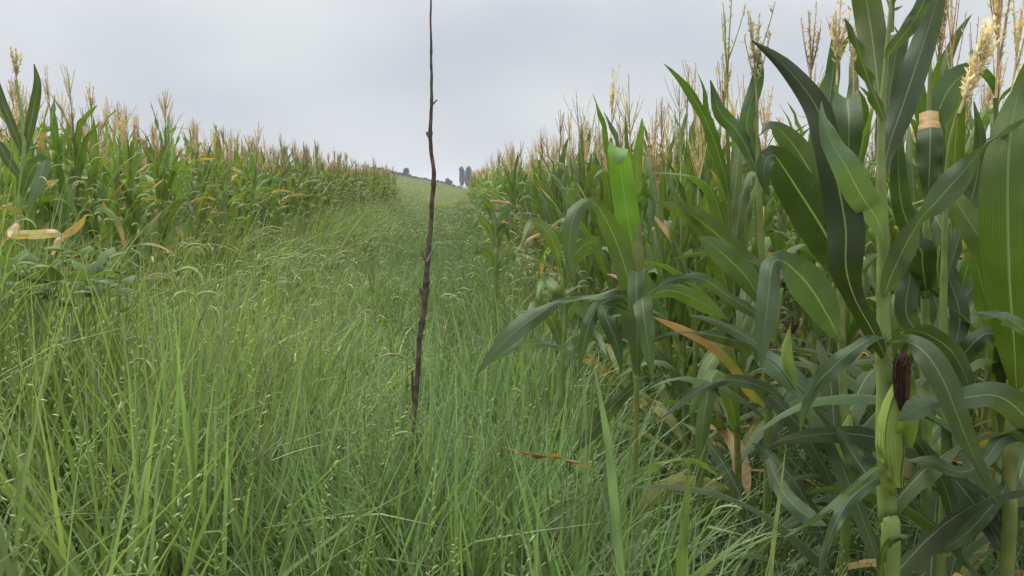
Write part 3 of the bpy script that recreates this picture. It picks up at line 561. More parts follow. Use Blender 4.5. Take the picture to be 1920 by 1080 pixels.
tleaf(H, D, [(1196, 590, -.01, 20, 0), (1196, 530, -.05, 30, 0), (1194, 508, -.1, 31, 0), (1193, 530, -.16, 32, 0), (1194, 590, -.18, 34, 0), (1195, 650, -.18, 30, 0), (1193, 695, -.17, 10, 0), (1193, 705, -.17, 2, 0)], LG*1.1, fold=.15)
tleaf(H, D, [(1198, 640, -.01, 16, 0), (1200, 580, -.1, 30, 0), (1203, 556, -.17, 36, 0), (1206, 580, -.22, 35, 0), (1214, 640, -.24, 28, 0), (1224, 715, -.24, 2, 0)], LG*1.3, fold=.15)
tleaf(H, D, [(1190, 560, -.01, 12, 30), (1160, 543, -.08, 14, 45), (1120, 555, -.14, 22, 55), (1080, 562, -.18, 13, 60), (1042, 568, -.22, 16, 40), (1005, 592, -.26, 34, 0), (965, 622, -.3, 36, 0), (925, 662, -.32, 20, 0), (892, 705, -.33, 2, 0)], LB*1.25)
tleaf(H, D, [(1186, 570, .0, 12, 30), (1150, 560, -.05, 26, 30), (1118, 580, -.08, 26, 0), (1098, 630, -.1, 22, 0), (1084, 700, -.1, 2, 0)], LG*.95)
tleaf(H, D, [(1185, 590, -.01, 12, 30), (1150, 575, -.06, 26, 20), (1135, 590, -.1, 30, 0), (1155, 640, -.12, 24, 0), (1166, 700, -.12, 2, 0)], LG*.85)
tleaf(H, D, [(1080, 668, .2, 10, 30), (1040, 648, .15, 12, 30), (1000, 645, .1, 20, 0), (955, 655, .05, 18, 0), (900, 690, .0, 2, 0)], LB*1.2)
tleaf(H, D, [(1198, 560, .05, 12, 0), (1260, 545, .08, 26, 0), (1320, 570, .1, 32, 0), (1365, 600, .1, 2, 0)], LGY)
tleaf(H, D, [(1193, 720, .05, 12, 0), (1150, 760, .08, 28, 0), (1110, 810, .1, 28, 0), (1075, 850, .1, 2, 0)], LG*.9)
# smaller plants further along the edge of the field
for (px, py0, py1, Dd, lab) in ((1055, 700, 470, 3.1, "stunted pale corn plant with a bare tan stalk left of the young bright plant"), (928, 520, 400, 5.2, "small single-leaf corn sprout standing up at the grass edge near the path's end")):
    q = troot(px, Dd, lab, py=py0+60); tstalk(q, Dd, [(px, py0, 9), (px+3, (py0+py1)/2, 9), (px-5, py1, 6)], tint=STK)
    k_ = 3.1/Dd
    for j in range(6):
        sgn = (-1)**j; y0 = py0-(py0-py1)*j/6; dx = random.uniform(22, 60)*k_*sgn; hh = random.uniform(50, 100)*k_
        tleaf(q, Dd, [(px, y0, 0, 8, 0), (px+dx*.4, y0-hh*.7, random.uniform(-.1, .1), 24*k_, 0), (px+dx, y0-hh, random.uniform(-.1, .1), 22*k_, 20), (px+dx*1.4, y0-hh*.5, random.uniform(-.15, .1), 2, 0)], LGY if j % 2 else LG*1.2)

# --- the left field's dried leaves lying on the weeds
D = 3.3
Lp = troot(18, D, "withered corn plant at the left edge, its dry orange leaves lying on the weeds", py=560)
tstalk(Lp, D, [(40, 470, 12), (36, 400, 12), (42, 330, 10), (45, 250, 8), (30, 150, 5)], nodes=(400, 330), tint=STK*1.2)
tleaf(Lp, D, [(34, 420, -.1, 10, 0), (22, 440, -.25, 15, 20), (60, 440, -.3, 17, 0), (95, 438, -.32, 16, 0), (118, 442, -.33, 8, 20), (110, 452, -.35, 14, 0), (98, 478, -.37, 4, 0)], DRYP*1.1, ruf=.012, label="dry tan leaf lying flat across the weeds")
tleaf(Lp, D, [(112, 446, -.3, 8, 0), (130, 436, -.3, 14, 0), (148, 422, -.3, 12, 0), (162, 404, -.3, 2, 0)], DRY, ruf=.012, label="crumpled orange leaf end")
tleaf(Lp, D, [(42, 400, 0, 8, 0), (30, 395, -.1, 9, 0), (10, 388, -.15, 8, 0), (-20, 400, -.2, 2, 0)], OLD*1.2, dry=.3)
tleaf(Lp, D, [(38, 410, 0, 8, 0), (28, 425, -.1, 12, 0), (14, 440, -.15, 10, 0), (4, 462, -.2, 2, 0)], DRY)
tleaf(Lp, D, [(40, 370, 0, 8, 0), (58, 320, -.1, 24, 0), (82, 300, -.15, 22, 20), (70, 350, -.2, 22, 0), (48, 400, -.22, 2, 0)], LB*1.2)
tleaf(Lp, D, [(44, 300, 0, 8, 0), (60, 220, 0, 18, 0), (70, 160, 0, 14, 0), (64, 120, 0, 2, 0)], LG)
tleaf(Lp, D, [(44, 290, 0, 8, 0), (20, 230, 0, 16, 0), (5, 190, 0, 14, 0), (-10, 130, 0, 2, 0)], LG)
tleaf(Lp, D, [(42, 340, 0, 8, 0), (15, 300, 0, 18, 0), (-5, 270, 0, 14, 0), (-40, 290, 0, 2, 0)], LG)
ttassel(Lp, D, (32, 165), (26, 90), nb=7, tint=TAN, spread=.5)

for rt_, px_, D_ in ((A, 1664, 1.45), (B, 1585, 1.95), (Cc, 1892, 1.6), (E, 1736, 2.0), (G, 1770, 1.62), (K, 1438, 2.25)):
    for j in range(7):
        rng = np.random.default_rng(int(px_)*10+j); zz = rng.uniform(.3, .95); az = rng.uniform(-.2, 3.3)
        P_, S__ = leaf_curve(rng, np.array([rt_.location[0], rt_.location[1], zz]), az, rng.uniform(.5, .9), rng.uniform(.9, 1.9), rng.uniform(.35, .6), n=15, twist=rng.normal(0, .8))
        P_ = P_+np.array([0, .04, 0]); lm = MB(); add_leaf(lm, rng, P_, S__, rng.uniform(.045, .07), leaf_tint(rng, LG*rng.uniform(.6, 1.1), 15), a=5, fold=.3)
        lm.build("leaf", M_LEAF, rt_, origin=rt_.location)
# ------------------------------------------------------------------ the dead stick
D = 2.3
stx = [(778, 860, 13, 0), (777, 800, 14, 0), (779, 740, 13, 0), (782, 690, 13, 0), (785, 640, 13, 0), (790, 590, 14, 0), (795, 535, 15, 0), (797, 500, 13, 0), (800, 455, 13, 0), (804, 410, 11, 0), (806, 370, 11, 0), (809, 340, 11, 0), (810, 315, 10, 0), (806, 285, 9.5, 0), (804, 250, 10, 0), (807, 205, 8, 0), (808, 150, 7, 0), (808, 100, 6, 0), (806, 50, 5, 0), (807, 0, 4.5, 0), (804, -60, 3.5, 0)]
S_ = troot(778, D, "thin dark dead stick standing upright in the middle of the grass", "stick", "dead_stick", py=900)
P = [np.append(at(a, b, D), c*.77*D/F/2) for a, b, c, _ in stx]; P = [np.array([S_.location[0], S_.location[1], -.05, P[0][3]*1.1])]+P
Q = catmull(P, 170); R = Q[:, 3]*(1+.10*(RNG.random(170)-.5)); 
for kp in (528, 548, 250, 485, 470, 190, 95, 605, 345): R *= 1+.28*np.exp(-((Q[:, 2]-at(800, kp, D)[2])/.006)**2)
Qp = Q[:, :3]+np.cumsum(RNG.normal(0, .00035, (170, 3)), axis=0)*np.array([1, 1, 0])
bt = np.array([.09, .073, .055]); hz = Q[:, 2]; red = np.exp(-((hz-at(808, 310, D)[2])/.05)**2)[:, None]
mb = MB(); mb.tubes(Qp[None], R[None], (bt*(1-red)+np.array([.12, .065, .05])*red)[None], sides=9); mb.build("stem", M_BARK, S_, origin=S_.location)
for tw, tcn_ in (([(808, 201, 4), (813, 194, 3.5), (820, 187, 2.5)], bt), ([(800, 490, 6), (808, 476, 5), (817, 458, 3)], np.array([.2, .18, .12])), ([(798, 486, 7), (793, 480, 6), (792, 472, 4)], bt), ([(796, 532, 6), (802, 529, 5), (807, 528, 3)], bt),
                ([(797, 484, 4), (791, 485, 4), (785, 484, 3)], np.array([.25, .28, .14])), ([(792, 560, 6), (789, 547, 6), (788, 540, 3)], bt), ([(804, 256, 6), (801, 251, 5), (800, 247, 3)], bt), ([(778, 770, 7), (774, 740, 6), (773, 695, 4)], np.array([.07, .04, .03])), ([(803, 462, 5), (806, 460, 4), (808, 455, 3)], bt)):
    q = catmull([np.append(at(a, b, D-.005), c*D/F/2) for a, b, c in tw], 8); m_ = MB(); m_.tubes(q[None, :, :3], q[None, :, 3], tcn_, sides=6); m_.build("twig", M_BARK, S_, origin=S_.location)

# ------------------------------------------------------------------ grass
GY = np.array([.192, .243, .08]); GB = np.array([.15, .215, .09]); GM = np.array([.122, .178, .066]); GD = np.array([.062, .098, .033]); GP = np.array([.36, .40, .19]); GT = np.array([.36, .30, .17])  # GD: grass green lowered to carry the shade under the corn
def blades(mb, n, x, y, L, W, lean, bend, az, tint, k=7, p=1.5, twist=.6, z=None, kink=0):
    t = np.linspace(0, 1, k)[None]; ph = lean[:, None]+bend[:, None]*t**p
    if kink: ph = ph+(RNG.random((n, 1)) < kink)*RNG.uniform(.6, 1.6, (n, 1))*sm((t-RNG.uniform(.35, .75, (n, 1)))/.12)
    a = az[:, None]+RNG.normal(0, .3, (n, 1))*t
    Dv = np.stack([np.sin(ph)*np.cos(a), np.sin(ph)*np.sin(a), np.cos(ph)], -1)
    st = np.concatenate([np.zeros((n, 1, 3)), np.cumsum((Dv[:, 1:]+Dv[:, :-1])/2, axis=1)], 1)*(L/(k-1))[:, None, None]
    z0 = gz(x, y) if z is None else z
    P = np.stack([x, y, z0], -1)[:, None]+st
    S = np.stack([-np.sin(a), np.cos(a), 0*a], -1); r = RNG.normal(0, twist, (n, 1))*(.3+t); Nn = np.cross(S, Dv)
    S = S*np.cos(r)[..., None]+Nn*np.sin(r)[..., None]
    Wt = W[:, None]*(.55+.45*sm(t/.35))*np.clip(1-t**2.2, 0.02, 1)
    mb.ribbons(P, S, Wt, tint)
    return P, Dv
def wedge(n, y0, y1, x0, x1, power=1.0):
    """points inside the ground strip that the camera or a step aside of it can see"""
    y = y0+(y1-y0)*RNG.random(n*3)**power; x = RNG.uniform(x0, x1, n*3)
    ang = (x-y*math.tan(YAW))/np.maximum(y+.25, .1); ok = np.abs(ang) < .82
    return x[ok][:n], y[ok][:n]
def tufts(x, y, per, s):
    """gather points into tufts: new positions and the direction each blade fans out"""
    n = len(x); k = RNG.integers(0, max(1, n//per), n); ox, oy = RNG.normal(0, s, n), RNG.normal(0, s, n)
    c = RNG.normal(0, .8, n)[k]; return x[k]+ox, y[k]+oy, np.arctan2(oy, ox)+RNG.normal(0, .5, n)
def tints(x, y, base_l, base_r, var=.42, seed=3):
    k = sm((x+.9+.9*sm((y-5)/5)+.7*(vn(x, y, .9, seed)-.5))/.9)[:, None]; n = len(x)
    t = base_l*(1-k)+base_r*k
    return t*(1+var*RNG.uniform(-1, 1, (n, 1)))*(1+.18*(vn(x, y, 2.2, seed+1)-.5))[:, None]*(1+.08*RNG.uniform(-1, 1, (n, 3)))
def hmap(x, y):
    """height of the sward: tall on the strip, lower under the corn, tall along the left bank"""
    h = .82+.26*sm((-x-.25)/.45)*sm((5.5-y)/3)+.06*sm((-x-1.2)/1.0)-.34*sm((x-.3)/.5)*sm((4.6-y)/1.6)+.14*sm((x-.1)/.4)*sm((y-4)/1.5)+.22*sm((-x-1.5)/.5)*sm((y-2.6)/1.5)*(.5+vn(x, y, 1.7, 5))+.20*sm((x-.35)/.3)*sm((y-4)/1.5)*(vn(x, y, 1.5, 6)-.2)+.14*(vn(x, y, 1.1, 9)-.5)
    h = h-.24*sm((y-4)/9)*sm((x+1.7)/.5)*sm((.6-x)/.5)
    return h
gr = MB()
# near: long upright leaves
x, y = wedge(5400, .85, 3.8, -2.8, .6, .8); x, y, az = tufts(x, y, 16, .035); n = len(x); h = hmap(x, y)
blades(gr, n, x, y, h*RNG.uniform(.75, 1.25, n), RNG.uniform(.009, .021, n), np.abs(RNG.normal(.07, .09, n)), np.abs(RNG.normal(.32, .4, n)), az, tints(x, y, GY, GB), k=8, kink=.12)
# near: softer bluish arching leaves around and right of the stick
x, y = wedge(3600, 1.0, 3.8, -1.7, .7, .9); x, y, az = tufts(x, y, 14, .04); n = len(x); h = hmap(x, y)
blades(gr, n, x, y, h*RNG.uniform(.7, 1.2, n), RNG.uniform(.009, .020, n), np.abs(RNG.normal(.22, .16, n)), RNG.uniform(.5, 1.8, n), az, tints(x, y, GB, GB*1.05), k=9, kink=.15)
# near: short fine undergrowth everywhere
x, y = wedge(3000, .9, 4.5, -3.2, 2.4, .8); n = len(x); h = hmap(x, y)
blades(gr, n, x, y, h*RNG.uniform(.35, .85, n), RNG.uniform(.002, .005, n), np.abs(RNG.normal(.3, .25, n)), RNG.uniform(.2, 1.8, n), RNG.uniform(0, 2*pi, n), tints(x, y, GY*.85, GB*.85), k=6, kink=.1)
# under the corn on the right: thin grass, the corn's shade put into its darker tint
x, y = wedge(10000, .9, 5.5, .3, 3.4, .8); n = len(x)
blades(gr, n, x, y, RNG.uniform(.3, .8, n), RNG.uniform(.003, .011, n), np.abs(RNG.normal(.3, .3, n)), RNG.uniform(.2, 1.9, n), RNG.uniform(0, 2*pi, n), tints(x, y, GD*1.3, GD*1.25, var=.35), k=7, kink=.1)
# broad near blades, and a tuft before the foot of the stick
x, y = wedge(1500, 1.0, 3.2, -2.2, .5, 1); n = len(x); h = hmap(x, y)
blades(gr, n, x, y, h*RNG.uniform(.8, 1.15, n), RNG.uniform(.010, .017, n), np.abs(RNG.normal(.15, .15, n)), RNG.uniform(.1, 1.4, n), RNG.uniform(0, 2*pi, n), tints(x, y, GY*1.1, GB*1.1), k=10, kink=.2)
n = 760; x = RNG.normal(-.12, .19, n); y = RNG.uniform(1.65, 2.26, n)
blades(gr, n, x, y, RNG.uniform(.84, 1.12, n), RNG.uniform(.006, .013, n), np.abs(RNG.normal(.1, .08, n)), RNG.uniform(.1, 1.1, n), RNG.uniform(0, 2*pi, n), tints(x, y, GY, GB), k=9, kink=.15)
# mid distance
x, y = wedge(17000, 3.5, 9, -3.6, 1.5, .9); x, y, az = tufts(x, y, 12, .06); n = len(x); h = hmap(x, y)
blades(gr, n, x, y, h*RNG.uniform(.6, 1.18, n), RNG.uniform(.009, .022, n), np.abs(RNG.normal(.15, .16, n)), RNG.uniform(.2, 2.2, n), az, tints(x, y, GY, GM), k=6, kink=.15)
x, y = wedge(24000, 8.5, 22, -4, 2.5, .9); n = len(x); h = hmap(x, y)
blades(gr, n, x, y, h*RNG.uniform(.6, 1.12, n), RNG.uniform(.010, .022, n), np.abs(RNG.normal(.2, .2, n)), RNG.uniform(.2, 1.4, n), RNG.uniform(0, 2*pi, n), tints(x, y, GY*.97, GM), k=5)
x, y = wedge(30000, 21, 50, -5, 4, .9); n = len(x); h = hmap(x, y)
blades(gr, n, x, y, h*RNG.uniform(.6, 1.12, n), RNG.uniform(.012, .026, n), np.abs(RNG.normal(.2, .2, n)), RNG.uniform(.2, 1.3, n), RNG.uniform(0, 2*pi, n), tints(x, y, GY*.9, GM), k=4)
tag(gr.build("grass", M_GRASS), "tall green grass filling the strip between the two corn fields", "grass", kind='stuff')
# far field beyond the strip: pale crop
cf = MB(); n = 26000; y = 48+RNG.random(n)**1.5*200; x = RNG.uniform(-.16, .1, n)*(y+10); 
blades(cf, n, x, y, RNG.uniform(.3, .6, n)*(.7+y/120), RNG.uniform(.02, .05, n)*(y/50), np.abs(RNG.normal(.2, .2, n)), RNG.uniform(.2, .9, n), RNG.uniform(0, 2*pi, n), (np.array([.19, .215, .085])*(1+.35*(vn(x, y, .12, 4)-.5)[:, None]))*(1+.15*RNG.uniform(-1, 1, (n, 1))), k=3)
tag(cf.build("far_grass", M_GRASS), "pale yellowish grass of the open field beyond the strip's far end", "grass", kind='stuff')

# foxtails: thin stems with nodding bristly heads
def foxtails(mb, x, y, L, scale=1.0, tint=GP, bris=14, head=.075):
    n = len(x); az = RNG.uniform(0, 2*pi, n)
    P, Dv = blades(mb, n, x, y, L, np.full(n, .0022)*scale, np.abs(RNG.normal(.12, .1, n)), RNG.uniform(.3, .9, n), az, GY[None]*RNG.uniform(.9, 1.3, (n, 1)), k=7, p=2.2, twist=.1)
    tip = P[:, -1]; d0 = Dv[:, -1]; k = 7; t = np.linspace(0, 1, k)[None]
    ph = np.arccos(np.clip(d0[:, 2], -1, 1))[:, None]+RNG.uniform(1.0, 2.3, (n, 1))*t
    a = np.arctan2(d0[:, 1], d0[:, 0])[:, None]+0*t
    D2 = np.stack([np.sin(ph)*np.cos(a), np.sin(ph)*np.sin(a), np.cos(ph)], -1); HL = head*RNG.uniform(.7, 1.5, n)
    Q = tip[:, None]+np.concatenate([np.zeros((n, 1, 3)), np.cumsum((D2[:, 1:]+D2[:, :-1])/2, axis=1)], 1)*(HL/(k-1))[:, None, None]
    R = (.0030*scale)*np.array([.5, .9, 1, 1, .9, .7, .25])[None]*RNG.uniform(.8, 1.2, (n, 1))
    tt = tint[None]*RNG.uniform(.75, 1.2, (n, 1)); mb.tubes(Q, R, tt, sides=5)
    if bris:
        i = RNG.integers(0, k-1, (n, bris)); b0 = Q[np.arange(n)[:, None], i]; dd = norm(D2[np.arange(n)[:, None], i]*.9+RNG.normal(0, .75, (n, bris, 3)))
        b0 = b0.reshape(-1, 1, 3); dd = dd.reshape(-1, 1, 3)*.0115*scale; Pb = np.concatenate([b0, b0+dd], 1)
        Sb = np.repeat(norm(np.cross(dd, RNG.normal(0, 1, dd.shape))), 2, 1); Wb = np.tile(np.array([.0011, .0003])*scale, (len(b0), 1))
        mb.ribbons(Pb, Sb, Wb, np.repeat(tt*1.15, bris, 0))
fx = MB()
x, y = wedge(300, 2.4, 6.5, -3.0, -.5); foxtails(fx, x, y, hmap(x, y)*RNG.uniform(1.0, 1.28, len(x)))
x, y = wedge(900, 6, 16, -3.2, -.7); foxtails(fx, x, y, hmap(x, y)*RNG.uniform(1.0, 1.3, len(x)), scale=1.3, bris=6, head=.09)
x, y = wedge(450, 3.8, 14, .15, 1.0); foxtails(fx, x, y, hmap(x, y)*RNG.uniform(1.0, 1.2, len(x))+.08, scale=1.2, bris=6)
x, y = wedge(1500, 15, 34, -3.6, 1.4); foxtails(fx, x, y, hmap(x, y)*RNG.uniform(1.0, 1.2, len(x)), scale=2.0, bris=0, head=.12)
x, y = wedge(30, 1.6, 3.2, -1.9, .4); foxtails(fx, x, y, hmap(x, y)*RNG.uniform(.95, 1.15, len(x)))
tag(fx.build("foxtail_grass", M_GRASS), "pale nodding foxtail heads rising over the weeds beside the corn rows", "foxtail grass", kind='stuff')

# seed spikes: upright stems with alternate pale spikelets; crabgrass fingers
def spikes(mb, x, y, L, hl=.14, tint=GP, zz=None):
    n = len(x); az = RNG.uniform(0, 2*pi, n)
    P, Dv = blades(mb, n, x, y, L, np.full(n, .0018), np.abs(RNG.normal(.1, .08, n)), RNG.uniform(.1, .7, n), az, GY[None]*RNG.uniform(.9, 1.3, (n, 1)), k=14, p=2.2, twist=.1)
    m = 18; f = np.linspace(9, 12.9, m)[None]+0*x[:, None]; i0 = f.astype(int); fr = (f-i0)[..., None]; r = np.arange(n)[:, None]
    pp = P[r, i0]*(1-fr)+P[r, i0+1]*fr; T = norm(P[r, i0+1]-P[r, i0]); sd = norm(np.cross(T, np.array([0.2, -1, .1]))); sg = np.where(np.arange(m) % 2, 1, -1)[None, :, None]
    dd = norm(T*1.0+sd*sg*.75+RNG.normal(0, .15, (n, m, 3)))*RNG.uniform(.009, .017, (n, m, 1))
    A_ = pp.reshape(-1, 1, 3); B_ = dd.reshape(-1, 1, 3); Pq = np.concatenate([A_, A_+B_*.3, A_+B_*.7, A_+B_], 1)
    mb.tubes(Pq, np.tile(np.array([.0005, .0021, .0018, .0003]), (len(A_), 1)), np.repeat(tint[None]*RNG.uniform(.8, 1.2, (n, 1)), m, 0), sides=4)
def fingers(mb, x, y, L, tint=GP*.75):
    n = len(x); P, Dv = blades(mb, n, x, y, L, np.full(n, .0016), np.abs(RNG.normal(.25, .15, n)), RNG.uniform(.0, .5, n), RNG.uniform(0, 2*pi, n), GY[None]*RNG.uniform(.8, 1.2, (n, 1)), k=6, twist=.1)
    m = 5; tip = np.repeat(P[:, -1], m, 0); d = np.repeat(Dv[:, -1], m, 0); dr = norm(d*1.3+RNG.normal(0, .55, (n*m, 3))); s = np.linspace(0, 1, 5)
    LL = RNG.uniform(.05, .12, n*m); Q = tip[:, None]+dr[:, None]*(s[None, :, None]*LL[:, None, None])-np.array([0, 0, .015])*(s**2)[None, :, None]
    mb.tubes(Q, np.tile(np.array([.0008, .0012, .0012, .001, .0004]), (n*m, 1)), np.repeat(tint[None]*RNG.uniform(.8, 1.3, (n, 1)), m, 0), sides=3)
sh = MB()
x, y = wedge(170, 1.0, 2.8, -1.8, .1); spikes(sh, x, y, hmap(x, y)*RNG.uniform(.9, 1.15, len(x)))
x, y = wedge(70, 1.1, 2.6, .3, 1.2); spikes(sh, x, y, RNG.uniform(.45, .75, len(x)), tint=GP*.8)
x, y = wedge(420, 1.0, 4.0, .0, 1.9); fingers(sh, x, y, RNG.uniform(.4, .78, len(x)))
x, y = wedge(160, 1.2, 4.0, -1.6, .2); fingers(sh, x, y, hmap(x, y)*RNG.uniform(.8, 1.1, len(x)))
tag(sh.build("seed_heads", M_GRASS), "thin grass seed spikes and crabgrass fingers standing among the blades", "seed heads", kind='stuff')

# single grass plants that stand out
def sprig(label, pts, D, tint, name="grass_blade", cat="grass blade", **k):
    r = troot(pts[0][0], D, label, cat, name, py=pts[0][1]+60); tleaf(r, D, pts, tint, name="blade", m=M_GRASS, **k); return r
sprig("broad upright grass blade rising alone below the young corn plant", [(1172, 1150, 0, 12, 0), (1155, 980, 0, 17, 0), (1143, 850, 0, 16, 0), (1128, 760, 0, 9, 0), (1114, 688, 0, 2, 0)], 1.5, GB*1.1)
sprig("orange withered blade lying across the dark grass", [(1120, 886, .05, 3, 0), (1080, 868, .02, 6, 0), (1030, 856, 0, 4, 30), (985, 850, -.03, 5, 0), (940, 838, 0, 1, 0)], 1.7, DRY*.62, "withered_blade", "dry leaf", ruf=.016, fold=.8)
sprig("bright broad blade rising from the bottom edge below the young corn plant", [(1272, 1200, 0, 16, 0), (1278, 1060, 0, 19, 0), (1286, 960, 0, 15, 0), (1292, 860, 0, 2, 0)], 1.15, LGY*1.3)
sprig("pale straight blade leaning over the dark grass left of the tallest corn", [(1438, 1160, 0, 9, 0), (1450, 1020, 0, 8, 0), (1462, 930, 0, 6, 0), (1474, 832, 0, 1, 0)], 1.2, GY*1.1)
# one big nodding foxtail in front
ft = troot(270, 2.6, "long foxtail bending right, its pale fuzzy head the largest in the grass", "foxtail", "foxtail", py=640)
q = catmull([np.append(at(*p, 2.6), 0) for p in ((236, 640), (248, 560), (290, 522), (338, 506))], 16); q = np.vstack([[ft.location[0], ft.location[1], ft.location[2], 0], q])
m_ = MB(); m_.tubes(q[None, :, :3], np.full((1, 17), .0013), GP*.9, sides=5); m_.build("stem", M_GRASS, ft, origin=ft.location)
q = catmull([np.append(at(*p, 2.6), 0) for p in ((338, 506), (352, 503), (366, 507), (377, 520), (383, 540))], 14)[:, :3]; m_ = MB()
m_.tubes(q[None], (.0052*np.array([.5, .8, 1, 1, 1, 1, 1, 1, 1, .95, .9, .8, .6, .25]))[None], GP*1.1, sides=7)
i = RNG.integers(0, 13, 220); dd = norm(np.gradient(q, axis=0)[i]/.01+RNG.normal(0, 1.1, (220, 3)))*.013; b0 = q[i]+RNG.normal(0, .002, (220, 3))
m_.ribbons(np.stack([b0, b0+dd], 1), np.repeat(norm(np.cross(dd, RNG.normal(0, 1, dd.shape)))[:, None], 2, 1), np.tile([.0012, .0003], (220, 1)), GP*1.2); m_.build("seed_head", M_GRASS, ft, origin=ft.location)

# broad-leaved weeds at the left
WD = np.array([.08, .115, .045])
def weed(px, py, D, label, nl=12, size=.05, group=None):
    nl = int(nl*1.8)
    r = troot(px, D, label, "weed", "broadleaf_weed", py=py+150, group=group); top = at(px, py, D); sb = MB(); lb = MB(); rng = np.random.default_rng(int(px*3+py))
    base = np.array(r.location)
    for i in range(nl):
        a = rng.uniform(0, 2*pi); rad = rng.uniform(.02, .13); e = top+np.array([cos(a)*rad, sin(a)*rad, rng.uniform(-.12, .05)])
        t = np.linspace(0, 1, 8)[:, None]; mid = base*(1-t)+e*t+np.array([0, 0, .05])*np.sin(pi*t)-np.array([cos(a), sin(a), 0])*.04*np.sin(pi*t)
        sb.tubes(mid[None], np.full((1, 8), .0014), GY, sides=4)
        L = size*rng.uniform(.8, 1.5); k = 9; tt = np.linspace(0, 1, k); ph = rng.uniform(.15, 1.2)+rng.uniform(.5, 1.4)*tt; D3 = np.stack([np.sin(ph)*cos(a), np.sin(ph)*sin(a), np.cos(ph)], -1)
        P = e+np.cumsum(D3*L/k, axis=0); S = np.tile([-sin(a), cos(a), 0], (k, 1)); Wd = L*.95*np.array([.3, .85, 1, .97, .85, .68, .48, .25, .02])
        lb.ribbons(P[None], S[None], Wd[None], WD*rng.uniform(1.1, 1.7), a=5, fold=.25)
    sb.build("stem", M_PITH, r, origin=r.location); lb.build("foliage", M_TREE, r, origin=r.location)
weed(140, 500, 2.7, "broad-leaved weed with large rounded leaves in the grass right of the dry corn leaf", 13, .058)
weed(12, 510, 2.6, "broad-leaved weed with dull green leaves at the left edge below the dry corn leaf", 12, .055)
weed(205, 535, 2.8, "small broad-leaved weed half hidden in grass, the rightmost of the weeds", 9, .05)
weed(70, 522, 2.75, "low broad-leaved weed between two larger weeds", 9, .045)

# ------------------------------------------------------------------ far trees
def tree_meshes(seed, H, rx, crown0, dens=900, leaf=.3, lobes=5, tint=np.array([.026, .042, .019]), columnar=False):
    rng = np.random.default_rng(seed); tk = MB(); cr_ = MB(); t = np.linspace(0, 1, 8)
    tr = np.stack([rng.normal(0, .03)*H*t**2, rng.normal(0, .03)*H*t**2, H*.9*t-.3], -1); tk.tubes(tr[None], (H*.022*(1.15-t))[None], np.array([.07, .055, .04]), sides=7)
    for j in range(6):
        z0 = rng.uniform(crown0, .7)*H; a = rng.uniform(0, 6.3); e = np.array([cos(a)*rx*.7, sin(a)*rx*.7, z0+H*(.3 if columnar else .15)])
        s = np.linspace(0, 1, 5)[:, None]; tk.tubes((np.array([0, 0, z0])*(1-s)+e*s)[None], np.linspace(H*.01, H*.003, 5)[None], np.array([.07, .055, .04]), sides=4)
    cs = []
    for j in range(lobes):
        f = (j+.5)/lobes if columnar else rng.uniform(.1, .95); a = rng.uniform(0, 6.3); rr = rx*(.25 if columnar else .55)*rng.random()
        cs.append((cos(a)*rr, sin(a)*rr, (crown0+(1-crown0)*(.12+.76*f))*H, rng.uniform(.6, 1.0)*rx*(math.sin(pi*(.15+.75*f))**.6)))
    cs = np.array(cs); c = cs[rng.integers(0, lobes, dens)]; d = norm(rng.normal(0, 1, (dens, 3)))*(rng.random((dens, 1))**.45)*c[:, 3:]; d[:, 2] *= (1.5 if columnar else .8)
    p0 = c[:, :3]+d; dr = norm(rng.normal(0, 1, (dens, 3)))*leaf*rng.uniform(.6, 1.3, (dens, 1)); sdv = norm(np.cross(dr, rng.normal(0, 1, (dens, 3))))
    P = np.stack([p0-dr/2, p0, p0+dr/2], 1); cr_.ribbons(P, np.repeat(sdv[:, None], 3, 1), np.tile(np.array([.15, .8, .1])*leaf, (dens, 1)), tint[None]*rng.uniform(.55, 1.5, (dens, 1)))
    return [("trunk", tk.mesh("trunk", M_BARK)), ("crown", cr_.mesh("crown", M_TREE))]
def put_tree(ms, x, y, s, label, group=None, name="tree", zr=0):
    r = empty(name, (x, y, float(gz(x, y))), label, "tree", group); r.scale = (s, s, s); r.rotation_euler = (0, 0, zr)
    for nme, me in ms: o = bpy.data.objects.new(nme, me); C.objects.link(o); o.parent = r
def atx(px, y): return y*math.tan(YAW)+(px-960)/F*y*1.0
Yp = 300
tp = tree_meshes(1, 8.8, 1.5, .18, dens=1500, leaf=.42, lobes=7, columnar=True); tp2 = tree_meshes(2, 8.6, 1.6, .2, dens=1500, leaf=.42, lobes=6, columnar=True)
put_tree(tp, atx(867, Yp), Yp, .98, "left and narrower of the two tall poplars at the strip's far end", name="poplar_tree")
put_tree(tp2, atx(879, Yp+4), Yp+4, 1.03, "right and taller of the two tall poplars at the strip's far end", name="poplar_tree")
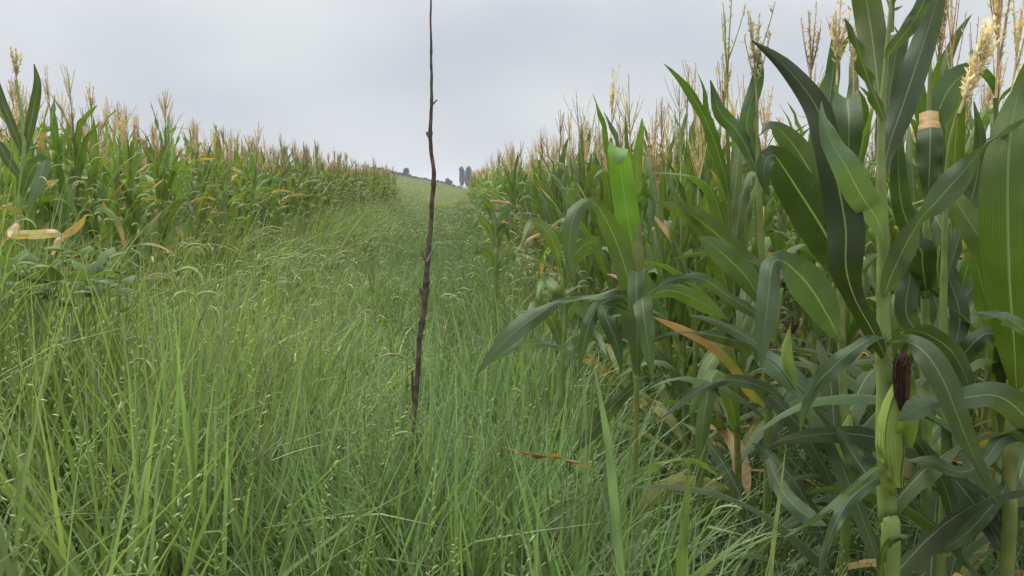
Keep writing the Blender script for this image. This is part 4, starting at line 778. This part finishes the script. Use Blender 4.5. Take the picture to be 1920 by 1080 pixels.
put_tree(tree_meshes(3, 3.7, .9, .45, dens=800, leaf=.35, lobes=5), atx(764, 262), 262, 1, "lone round-topped tree standing above the far hedge line on the slope", name="round_tree")
put_tree(tree_meshes(4, 3.0, 1.3, .15, dens=700, leaf=.35, lobes=5), atx(843, 262), 262, 1, "small bushy tree just left of the poplars above the far hedge", name="bushy_tree")
put_tree(tree_meshes(5, 4.0, 1.3, .2, dens=700, leaf=.35, lobes=5), atx(898, 255), 255, .9, "low hazy tree peeking over the corn just right of the poplars", name="bushy_tree")
bush = [tree_meshes(10+i, 2.1, 1.25, .02, dens=420, leaf=.34, lobes=6, tint=np.array([.026, .048, .018])) for i in range(4)]
for i in range(70):
    f = i/69; px = 690+175*f; yy = 246+RNG.normal(0, 2.5); put_tree(bush[i % 4], atx(px, yy), yy, RNG.uniform(.6, .9)*(1.1-.3*f), "low dark bushy tree in the distant line running down the slope", "far line of bushes", "bush", RNG.uniform(0, 6))

# ------------------------------------------------------------------ haze
def box(name, a, b, m):
    me = bpy.data.meshes.new(name); x0, y0, z0 = a; x1, y1, z1 = b
    me.from_pydata([(x0, y0, z0), (x1, y0, z0), (x1, y1, z0), (x0, y1, z0), (x0, y0, z1), (x1, y0, z1), (x1, y1, z1), (x0, y1, z1)], [], [(0, 3, 2, 1), (4, 5, 6, 7), (0, 1, 5, 4), (1, 2, 6, 5), (2, 3, 7, 6), (3, 0, 4, 7)])
    o = bpy.data.objects.new(name, me); C.objects.link(o); me.materials.append(m); return o
hm = bpy.data.materials.new("haze"); hm.use_nodes = True; t = hm.node_tree; t.nodes.clear(); oo = N(t, "ShaderNodeOutputMaterial"); pv = N(t, "ShaderNodeVolumePrincipled")
pv.inputs['Color'].default_value = (.86, .9, 1, 1); pv.inputs['Density'].default_value = .0007; pv.inputs['Anisotropy'].default_value = .2; t.links.new(pv.outputs[0], oo.inputs['Volume'])
tag(box("haze", (-1560, -450, -2), (1560, 2600, 26), hm), "thin pale summer haze over the fields", "haze", kind='stuff')
print("corn individuals", ncorn, "objects", len(bpy.data.objects))
